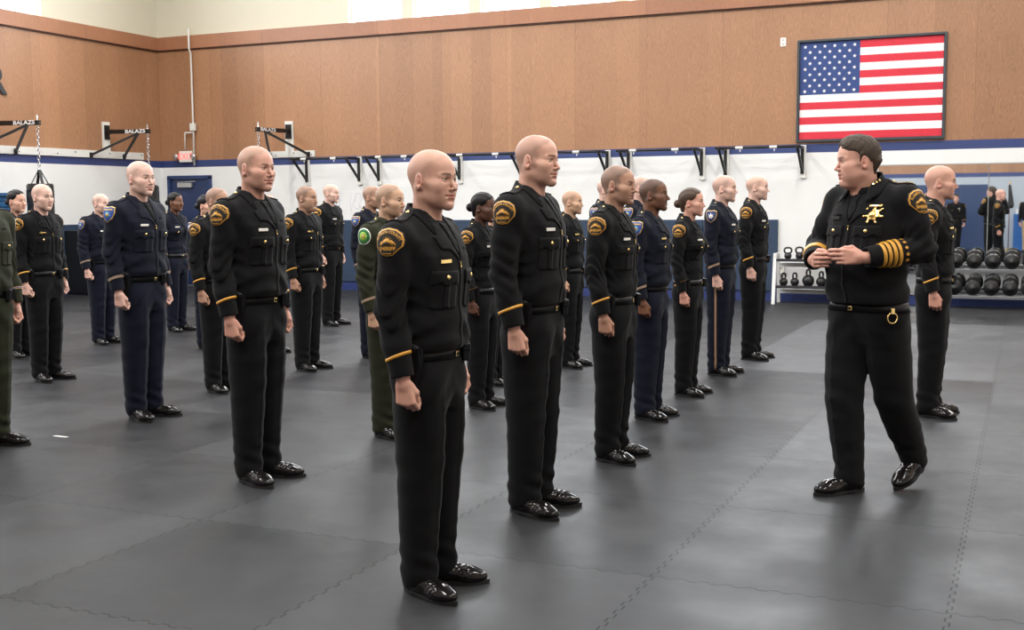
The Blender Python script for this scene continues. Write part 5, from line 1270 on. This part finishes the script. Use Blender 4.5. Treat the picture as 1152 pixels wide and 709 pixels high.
# ---------------- mirrors
MIR = bpy.data.materials.new('mirror_silver'); MIR.use_nodes = True; _b = MIR.node_tree.nodes['Principled BSDF']; _b.inputs['Base Color'].default_value = (0.80, 0.83, 0.84, 1); _b.inputs['Metallic'].default_value = 1.0; _b.inputs['Roughness'].default_value = 0.015
for i, (a, c) in enumerate(((-2.06, -0.545), (-0.535, 0.98), (0.99, 2.5))):
    r_ = empty('wall_mirror', ((a + c) / 2, YF, 1.10), 0, ['tall wall mirror behind the chief, left pane with the vertical seam at its right', 'tall wall mirror at the right edge, just right of the vertical seam', 'tall wall mirror beyond the right edge of the rack'][i], 'mirror', 'wall mirrors')
    b = MB(); b.box((0, -0.014, 0), (c - a, 0.006, 1.90), None, 0.001); b.build('mirror_glass', [MIR], r_); b = MB(); b.box((0, -0.0055, 0), (c - a - 0.01, 0.011, 1.88)); b.build('backing', [GREYM], r_)
    for zz in (-0.958, 0.958): b = MB(); b.box((0, -0.012, zz), (c - a, 0.02, 0.016)); b.build('channel', [ALU], r_)
# ---------------- kettlebell rack
KX0, KX1, KY = -3.47, -2.22, 17.86
r_ = empty('kettlebell_rack', ((KX0 + KX1) / 2, KY, 0), 0, 'white two-shelf kettlebell rack standing against the far wall behind the chief', 'rack')
hw = (KX1 - KX0) / 2; RW = mat('white_rack_paint', (0.75, 0.75, 0.74), 0.4)
for s in (-1, 1):
    b = MB(); b.bar((s * hw, -0.22, 0), (s * hw, -0.10, 0.76), 0.05, 0.05, up=(1, 0, 0), bevel=0.004); b.bar((s * hw, 0.22, 0), (s * hw, 0.12, 0.76), 0.05, 0.05, up=(1, 0, 0), bevel=0.004); b.bar((s * hw, -0.14, 0.74), (s * hw, 0.14, 0.74), 0.04, 0.04); b.build('side_frame', [RW], r_)
for z, y in ((0.655, -0.0), (0.255, -0.02)):
    b = MB(); b.box((0, y, z), (2 * hw - 0.05, 0.30, 0.028), None, 0.004); b.box((0, y - 0.145, z + 0.012), (2 * hw - 0.05, 0.012, 0.035)); sh_ = b.build('shelf', [GREYM], r_)
    b = MB(); b.box((0, y + 0.10, z - 0.075), (2 * hw - 0.05, 0.03, 0.06)); b.build('rail', [RW], sh_)
IRON = mat('black_cast_iron', (0.014, 0.014, 0.015), 0.38, 0.2, 0.2, 30)
def kb_mesh(R_):
    b = MB(); b.lathe([(0, 0)] + [(R_ * 0.62, 0)] + [(R_ * math.sin(a), R_ * 0.93 - R_ * math.cos(a)) for a in np.linspace(0.75, PI - 0.28, 14)] + [(0, R_ * 1.92)], None, 24); body = b.mesh('bell'); b = MB(); hh = 0.052 + R_ * 0.15
    b.tube([(R_ * 0.50, 0, R_ * 1.62), (0.050, 0, R_ * 1.95), (0.056, 0, R_ * 1.95 + hh * 0.55), (0.040, 0, R_ * 1.95 + hh), (0.0, 0, R_ * 1.95 + hh * 1.12), (-0.040, 0, R_ * 1.95 + hh), (-0.056, 0, R_ * 1.95 + hh * 0.55), (-0.050, 0, R_ * 1.95), (-R_ * 0.50, 0, R_ * 1.62)], 0.0145, 10)
    return body, b.mesh('handle')
KB = [(-3.30, 0, 0.055, 'first'), (-3.13, 0, 0.058, 'second'), (-2.95, 0, .06, ''), (-2.76, 0, .06, ''), (-2.56, 0, 0.06, ''), (-3.355, 1, 0.062, ''), (-3.19, 1, 0.064, ''), (-2.99, 1, 0.090, ''), (-2.80, 1, 0.076, ''), (-2.62, 1, 0.072, ''), (-2.42, 1, 0.08, '')]
KL = ['small kettlebell on the top shelf, nearest the rack end', 'small kettlebell on the top shelf, second from the rack end', 'kettlebell on the top shelf, third along and just left of the sleeve', 'kettlebell on the top shelf behind the gold cuff', 'kettlebell on the top shelf, last one, behind the chief', 'smallest kettlebell on the lower shelf, against the white rack leg', 'kettlebell on the lower shelf, just left of the biggest one', 'biggest black kettlebell in the middle of the lower shelf', 'medium kettlebell on the lower shelf, just right of the biggest one', 'kettlebell on the lower shelf partly behind the chief, second from its right end', 'kettlebell at the right end of the lower shelf, behind the chief']
for (x, lo_, R_, _), lb in zip(KB, KL):
    k_ = empty('kettlebell', (x, KY + (-0.02 if lo_ else 0), (0.269 if lo_ else 0.669) + 0.001), math.radians(70 if lo_ else 25), 'black ' + lb if not 'black' in lb else lb, 'kettlebell', 'kettlebells on the rack'); m1, m2 = kb_mesh(R_); mkobj('bell', m1, [IRON], k_); mkobj('handle', m2, [IRON], k_)
# ---------------- dumbbell rack
DX, DY = 0.30, 17.80; hw = 1.62
r_ = empty('dumbbell_rack', (DX, DY, 0), 0, 'grey two-tier dumbbell rack standing in front of the wall mirrors', 'rack'); RG = mat('silver_rack_steel', (0.35, 0.36, 0.38), 0.35, 0.6)
for x in (-hw, 0, hw):
    b = MB(); b.bar((x, -0.25, 0.02), (x, 0.25, 0.02), 0.06, 0.04, bevel=0.004); b.bar((x, 0.15, 0.0), (x, 0.05, 0.78), 0.05, 0.06, up=(1, 0, 0), bevel=0.004); b.bar((x, -0.20, 0.155), (x, 0.16, 0.24), 0.04, 0.04); b.bar((x, -0.16, 0.53), (x, 0.16, 0.61), 0.04, 0.04); b.build('upright', [RG], r_)
for z in (0.18, 0.555):
    for y, dz in ((-0.13, 0), (0.09, 0.05)):
        b = MB(); b.box((0, y, z + dz), (2 * hw, 0.05, 0.045), Matrix.Rotation(0.22, 3, 'X'), 0.004); b.build('rail', [RG], r_)
def db_meshes(R_):
    prof = lambda z0, z1: [(0, z0), (R_ * 0.80, z0), (R_, z0 + 0.012), (R_, z1 - 0.012), (R_ * 0.8, z1), (0, z1)]
    out = []
    for s in (-1, 1):
        b = MB(); b.lathe([(0, s * 0.175), (R_ * 0.30, s * 0.175), (R_ * 0.33, s * 0.168), (R_ * 0.55, s * 0.168), (R_ * 0.60, s * 0.160), (R_ * 0.86, s * 0.160), (R_, s * 0.148), (R_, s * 0.122), (R_ * .94, s * .118), (R_ * .94, s * .114), (R_, s * .110), (R_, s * 0.078), (R_ * 0.9, s * 0.070), (0.018, s * 0.068)], None, 24); out.append(b.mesh('weight_head'))
    b = MB(); b.lathe([(0.016, -0.075), (0.0185, -0.03), (0.0185, 0.03), (0.016, 0.075)], None, 12); out.append(b.mesh('grip')); b = MB(); b.lathe([(0, 0.1765), (0.017, 0.1765), (0.020, 0.172)], Matrix.Identity(4), 12); b.lathe([(0.020, -0.172), (0.017, -0.1765), (0, -0.1765)], None, 12); out.append(b.mesh('end_cap')); return out
DBM = db_meshes(0.104)
POS = ['first', 'second', 'third', 'fourth', 'fifth', 'sixth', 'seventh', 'eighth', 'ninth', 'tenth', 'eleventh', 'twelfth']
for row, (z, n_, sh_) in enumerate(((0.575, 12, 0.0), (0.200, 12, -0.01))):
    for i in range(n_):
        x = -1.165 + 0.242 * i + sh_
        k_ = empty('dumbbell', (x, DY - 0.02, z + 0.137), 0, 'round black dumbbell, %s from the left on the %s tier of the rack' % (POS[i], 'top' if row == 0 else 'bottom'), 'dumbbell', 'dumbbells on the rack'); k_.rotation_euler = (-PI / 2 + 0.22, 0, 0)
        for nm, me, mt in zip(('weight_head', 'weight_head', 'grip', 'end_cap'), DBM, (IRON, IRON, CHROME, CHROME if (i == 0 and row == 0) else IRON)): mkobj(nm, me, [mt], k_)
# ---------------- black cabinets by the left wall
for i, (y0, y1, ht, lb) in enumerate(((15.62, 16.28, 1.12, 'tall black cabinet against the left wall behind the shaved man'), (16.30, 16.98, 0.78, 'lower black cabinet against the left wall beside the taller one'))):
    c_ = empty('storage_cabinet', (XL + 0.33, (y0 + y1) / 2, 0), 0, lb, 'cabinet', 'black cabinets by the left wall'); w_ = y1 - y0
    b = MB(); b.box((0, 0, ht / 2 + 0.02), (0.55, w_ - 0.02, ht - 0.04), None, 0.006); b.box((0, 0, 0.02), (0.50, w_ - 0.06, 0.04)); b.build('body', [PLASTIC], c_)
    for s in (-1, 1):
        b = MB(); b.box((0.283, s * w_ / 4, ht / 2 + 0.02), (0.016, w_ / 2 - 0.02, ht - 0.10), None, 0.003); d_ = b.build('door', [mat('black_laminate', (0.016, 0.016, 0.018), 0.5)], c_); b = MB(); b.bar((0.302, s * 0.03, ht / 2 - 0.05), (0.302, s * 0.03, ht / 2 + 0.07), 0.012, 0.012, up=(1, 0, 0)); b.build('handle', [ALU], d_)
# ---------------- what stands behind the camera and shows in the mirrors
b = MB(); 
for i in range(4): b.box((-2.72 + 0.86 * i, 0, 1.02), (0.85, 0.06, 2.04), None, 0.015)
o = b.build('standing_gym_mat', [mat('navy_mat_vinyl', (0.022, 0.045, 0.12), 0.5)], None, (-0.42 - 0.9, YB + 0.04, 0.0)); o.location.x = -1.48; tag(o, 'navy folding gym mat stood against the wall, seen in the mirror', 'mat')
LK = mat('blue_locker_paint', (0.012, 0.10, 0.34), 0.4)
for i in range(6):
    l_ = empty('blue_locker', (-0.22 + 0.42 * i, YB + 0.28, 0), 0, 'low blue locker behind the camera, %s from the flag pole' % POS[i], 'locker', 'blue lockers seen in the mirror')
    b = MB(); b.box((0, 0, 0.56), (0.41, 0.5, 1.12), None, 0.004); b.build('body', [LK], l_)
    for k in range(3):
        b = MB(); b.box((0, 0.256, 0.20 + 0.36 * k), (0.38, 0.012, 0.33), None, 0.003); d_ = b.build('door', [LK], l_); b = MB(); b.box((0.14, 0.268, 0.20 + 0.36 * k), (0.02, 0.014, 0.06)); b.build('latch', [ALU], d_)
for i, (x, c) in enumerate(((0.2, 'white'), (0.62, 'blue'), (1.02, 'white'))):
    b = MB(); b.box((0, 0, 0.07 + 0.02 * i), (0.30, 0.28, 0.14 + 0.04 * i), None, 0.006); b.box((0, 0, 0.15 + 0.04 * i), (0.32, 0.30, 0.02), None, 0.004); o = b.build('supply_box', [RW if c == 'white' else LK], None, (x - 0.42, YB + 0.28, 1.121)); tag(o, '%s lidded box on the blue lockers, %s from the flag pole' % (c, POS[i]), 'box', 'boxes on the lockers')
P_ = empty('flag_pole', (-0.55, -2.4, 0), 0, 'dark furled flag on a wooden pole with a gold tip, in the mirror', 'flag')
b = MB(); b.lathe([(0, 0), (0.16, 0), (0.16, 0.02), (0.05, 0.05), (0.03, 0.10), (0, 0.1)], None, 20); b.build('base', [GOLDM], P_)
b = MB(); b.tube([(0, 0, 0.05), (0, 0, 2.02)], 0.014, 10); b.build('pole', [mat('reddish_pole_wood', (0.16, 0.04, 0.025), 0.4)], P_)
b = MB(); b.lathe([(0, 0.14), (0.012, 0.09), (0.028, 0.05), (0.010, 0.02), (0.018, 0.0)], Matrix.Translation((0, 0, 2.0)), 12); b.build('finial', [GOLDM], P_)
g = G((-0.18, -0.14, 1.2), (0.18, 0.14, 2.03), 0.012); g.cone((0, 0, 1.98), (0.04, 0, 1.38), 0.035, 0.085, 0); g.cone((0.02, 0, 1.85), (0.09, 0.01, 1.42), 0.02, 0.045, 0.03); g.op(lambda x, y, z: 0.010 * np.sin(60 * y + 40 * x + 6 * z), mode='disp'); mkobj('flag_cloth', mesh_np('flag_cloth', *g.extract(1)), [mat('black_flag_satin', (0.01, 0.01, 0.012), 0.6)], P_)
# ================================================================== people
KM = standing(1.04, 1.06, 0.0, h=0.0065, kinds=('sheriff', 'shield', 'seal'))
KS = standing(0.93, 0.95, 2.1, sh=0.196, h=0.0065, lr=0.97, kinds=('sheriff', 'seal'))
KBR = standing(1.06, 1.05, 4.0, sh=0.216, h=0.0065, ar=(0.069, 0.060, 0.049), lr=1.03, kinds=('sheriff', 'shield', 'round'))
KF = standing(0.86, 0.90, 1.0, sh=0.180, fem=1, wz=0.07, ar=(0.058, 0.050, 0.042), lr=0.95, hips=(0.125, 0.176), kinds=('sheriff', 'shield', 'seal'))
KR = standing(1.0, 1.0, 5.5, h=0.0075, kinds=('round', 'seal', 'shield', 'sheriff'))
KC = chief_kit()
GR = 'uniformed people standing in ranks'
FEM = dict(female=1, jaw=.86, brow=.45, w=.96, neck=.9, lips=1.25, chin=.9)
R_P = [
 (KBR, (-6.02, 5.42), 1.78, 0, 'person in an olive green uniform cut off by the left edge of the photo', dict(uni='green', tone='fair', stub=.5)),
 (KF, (-9.40, 8.92), 1.70, 0, 'woman in black uniform with dark hair tied back, behind the shaved man at far left', dict(uni='sheriff', tone='fair', hair='bun', haircol='black', head=FEM, stub=.1, patch='sheriff')),
 (KS, (-7.89, 7.77), 1.726, 0, 'pale shaved man in black uniform standing in front of the left heavy bag', dict(tone='pale', stub=.25, head=dict(w=.97, jaw=.95, long=1.03), hyaw=-6)),
 (KBR, (-9.41, 10.11), 1.67, 0, 'shaved man in navy uniform mostly hidden behind the tall navy officer at left', dict(uni='navy', tone='pale', stub=.3)),
 (KM, (-5.81, 6.63), 1.846, 0, 'tall shaved man in navy uniform with blue shield patch, left of the corner door', dict(uni='navy', tone='pale', stub=.22, near=True, head=dict(w=1.0, jaw=1.02, nose=1.05), hyaw=-8)),
 (KF, (-9.49, 11.45), 1.69, 0, 'dark-skinned woman in navy uniform with pulled-back hair, standing before the navy door', dict(uni='navy', tone='brown', hair='bun', haircol='black', head=dict(FEM, nw=1.2), stub=.1, gear=False)),
 (KF, (-8.04, 10.19), 1.64, 0, 'woman with black hair in a bun, half hidden beside the navy door', dict(uni='navy', tone='fair', hair='bun', haircol='black', head=FEM, stub=.1, patch='seal')),
 (KR, (-6.08, 7.84), 1.674, 0, 'tan shaved man mostly hidden behind the sandy-stubbled officer left of centre', dict(tone='olive', stub=.55, gear=False)),
 (KM, (-3.88, 5.33), 1.847, 0, 'tall man with short sandy stubble in black uniform, left-centre foreground', dict(tone='ruddy', hc='sandy', stub=.66, near=True, head=dict(w=1.0, jaw=1.04, nose=1.12, chin=1.08, h=0.002), hyaw=-8)),
 (KM, (-7.15, 10.04), 1.637, 0, 'bald man showing only his crown behind the shoulder of the left-centre officer', dict(tone='ruddy', stub=.2)),
 (KR, (-6.10, 9.17), 1.704, 0, 'stocky brown-stubbled man in black uniform right of the left-centre officer', dict(tone='olive', stub=.62, head=dict(w=1.04, jaw=1.08, fat=.5, brow=1.2), patch='sheriff')),
 (KM, (-8.10, 12.74), 1.793, 0, 'light-stubbled man in black uniform farthest back in the middle, near the drawn papers', dict(tone='pale', hc='sandy', stub=.45)),
 (KR, (-5.99, 10.17), 1.714, 0, 'shaved man in navy uniform with shield patch behind the green-uniformed man', dict(uni='navy', tone='olive', stub=.4, patch='shield')),
 (KBR, (-3.83, 6.71), 1.66, 0, 'young man in olive green uniform with round green patch, behind the nearest bald man', dict(uni='green', tone='asian', stub=.45, hc='black', head=dict(w=1.04, nose=.85, brow=.6, cheek=1.2, nw=1.1), near=True, patch='round')),
 (KM, (-2.13, 4.04), 1.733, 0, 'bald man in black uniform nearest the camera, centre foreground', dict(tone='fair', stub=.16, near=True, head=dict(h=0.0018, w=1.0, nose=.98, brow=1.15, jaw=.98), hyaw=-10)),
 (KF, (-3.73, 7.93), 1.607, 0, 'dark-skinned woman in black uniform with a large hair bun, centre', dict(tone='dark', hair='bun', haircol='black', head=dict(FEM, nw=1.3, lips=1.5), stub=.1, near=True, hyaw=-2, hpitch=-4)),
 (KF, (-4.12, 9.00), 1.55, 0, 'small woman in black uniform half hidden behind the woman with the hair bun', dict(tone='fair', hair='bun', haircol='black', head=FEM, stub=.1, gear=False)),
 (KBR, (-2.22, 5.31), 1.855, 0, 'tall broad bald man in black uniform, second in the near row', dict(tone='fair', stub=.40, near=True, head=dict(h=0.0018, w=1.02, jaw=1.12, brow=1.3, nose=1.05, neck=1.1, chin=1.1), hyaw=-6)),
 (KS, (-3.89, 10.21), 1.647, 0, 'slim shaved young man with narrow face, between the tall bald man and the near row', dict(tone='asian', stub=.3, hc='black', head=dict(w=.98, nose=.85, brow=.6, cheek=1.15))),
 (KM, (-4.33, 12.44), 1.788, 0, 'shaved man in navy uniform, ear and nape showing behind third of near row', dict(uni='navy', tone='pale', stub=.4, gear=False)),
 (KS, (-2.23, 6.58), 1.744, 0, 'olive-skinned man with dark buzzed scalp, third in the near row', dict(tone='tan', hc='dark', stub=.72, near=True, head=dict(w=.99, nose=1.12, brow=1.15, jaw=1.0, lips=1.15), hyaw=-6)),
 (KM, (-3.53, 11.17), 1.79, 0, 'pale shaved man in navy uniform showing between the third and fourth in the near row', dict(uni='navy', tone='pale', stub=.4, patch='shield', gear=False)),
 (KM, (-2.43, 7.96), 1.693, 0, 'dark-skinned man in navy uniform with a shield patch, fourth in the near row', dict(uni='navy', tone='brown', hc='black', stub=.6, near=True, head=dict(w=1.0, nw=1.35, lips=1.6, nose=.98), hpitch=3, gear=False)),
 (KF, (-2.45, 9.05), 1.636, 0, 'woman in black uniform with brown hair pulled back, fifth in the near row', dict(tone='ruddy', hair='bun', haircol='brown', head=FEM, stub=.1, near=True, hpitch=2)),
 (KM, (-2.48, 10.25), 1.764, 0, 'shaved man in navy uniform with a pale stripe down the trousers', dict(uni='navy', tone='pale', stub=.35, near=True, patch='seal', tstripe=mat('tan_braid', (0.30, 0.17, 0.10), 0.7), gear=False)),
 (KS, (-2.43, 11.37), 1.785, 0, 'pale shaved man in black uniform at the far end of the near row', dict(tone='pale', hc='sandy', stub=.35, near=True)),
 (KS, (-0.60, 8.79), 1.771, 0, 'bald man in black uniform behind the chief, in front of the mirror', dict(tone='ruddy', stub=.15, near=True, head=dict(w=.99, neck=1.08), hyaw=2)),
]
for kit, g_, ht, yw, lb, kw in R_P: person(kit, g_, ht, yw, lb, group=GR, **kw)
ch = person(KC, (-0.755, 6.40), 1.862, -122, 'heavy-set chief with brown hair, gold star badge and hands together, facing the ranks', uni='sheriff', tone='ruddy', hc='dark', stub=.3, near=True, hair='short', haircol='grey', cuff={-1: 'broad', 1: 'quad'}, head=dict(fat=.8, mouth_open=.006, w=1.05, jaw=1.08, neck=1.14, nose=1.0, h=0.0018, long=1.03), hyaw=-32, hpitch=-2, gear=False, epst=True)
chief_extras(ch, KC)
person(KBR, (-2.02, -1.5), 1.72, 90, 'man in black uniform with brown hair, facing the mirror from behind the camera', uni='sheriff', tone='fair', hc='dark', stub=.2, hair='short', haircol='brown')
person(KM, (0.0, -1.35), 1.75, 90, 'person in dark jacket and tan trousers behind the camera, at the mirror edge', uni='sheriff', tone='fair', stub=.4, trous=TANT, gear=False, cuff={-1: None, 1: None})
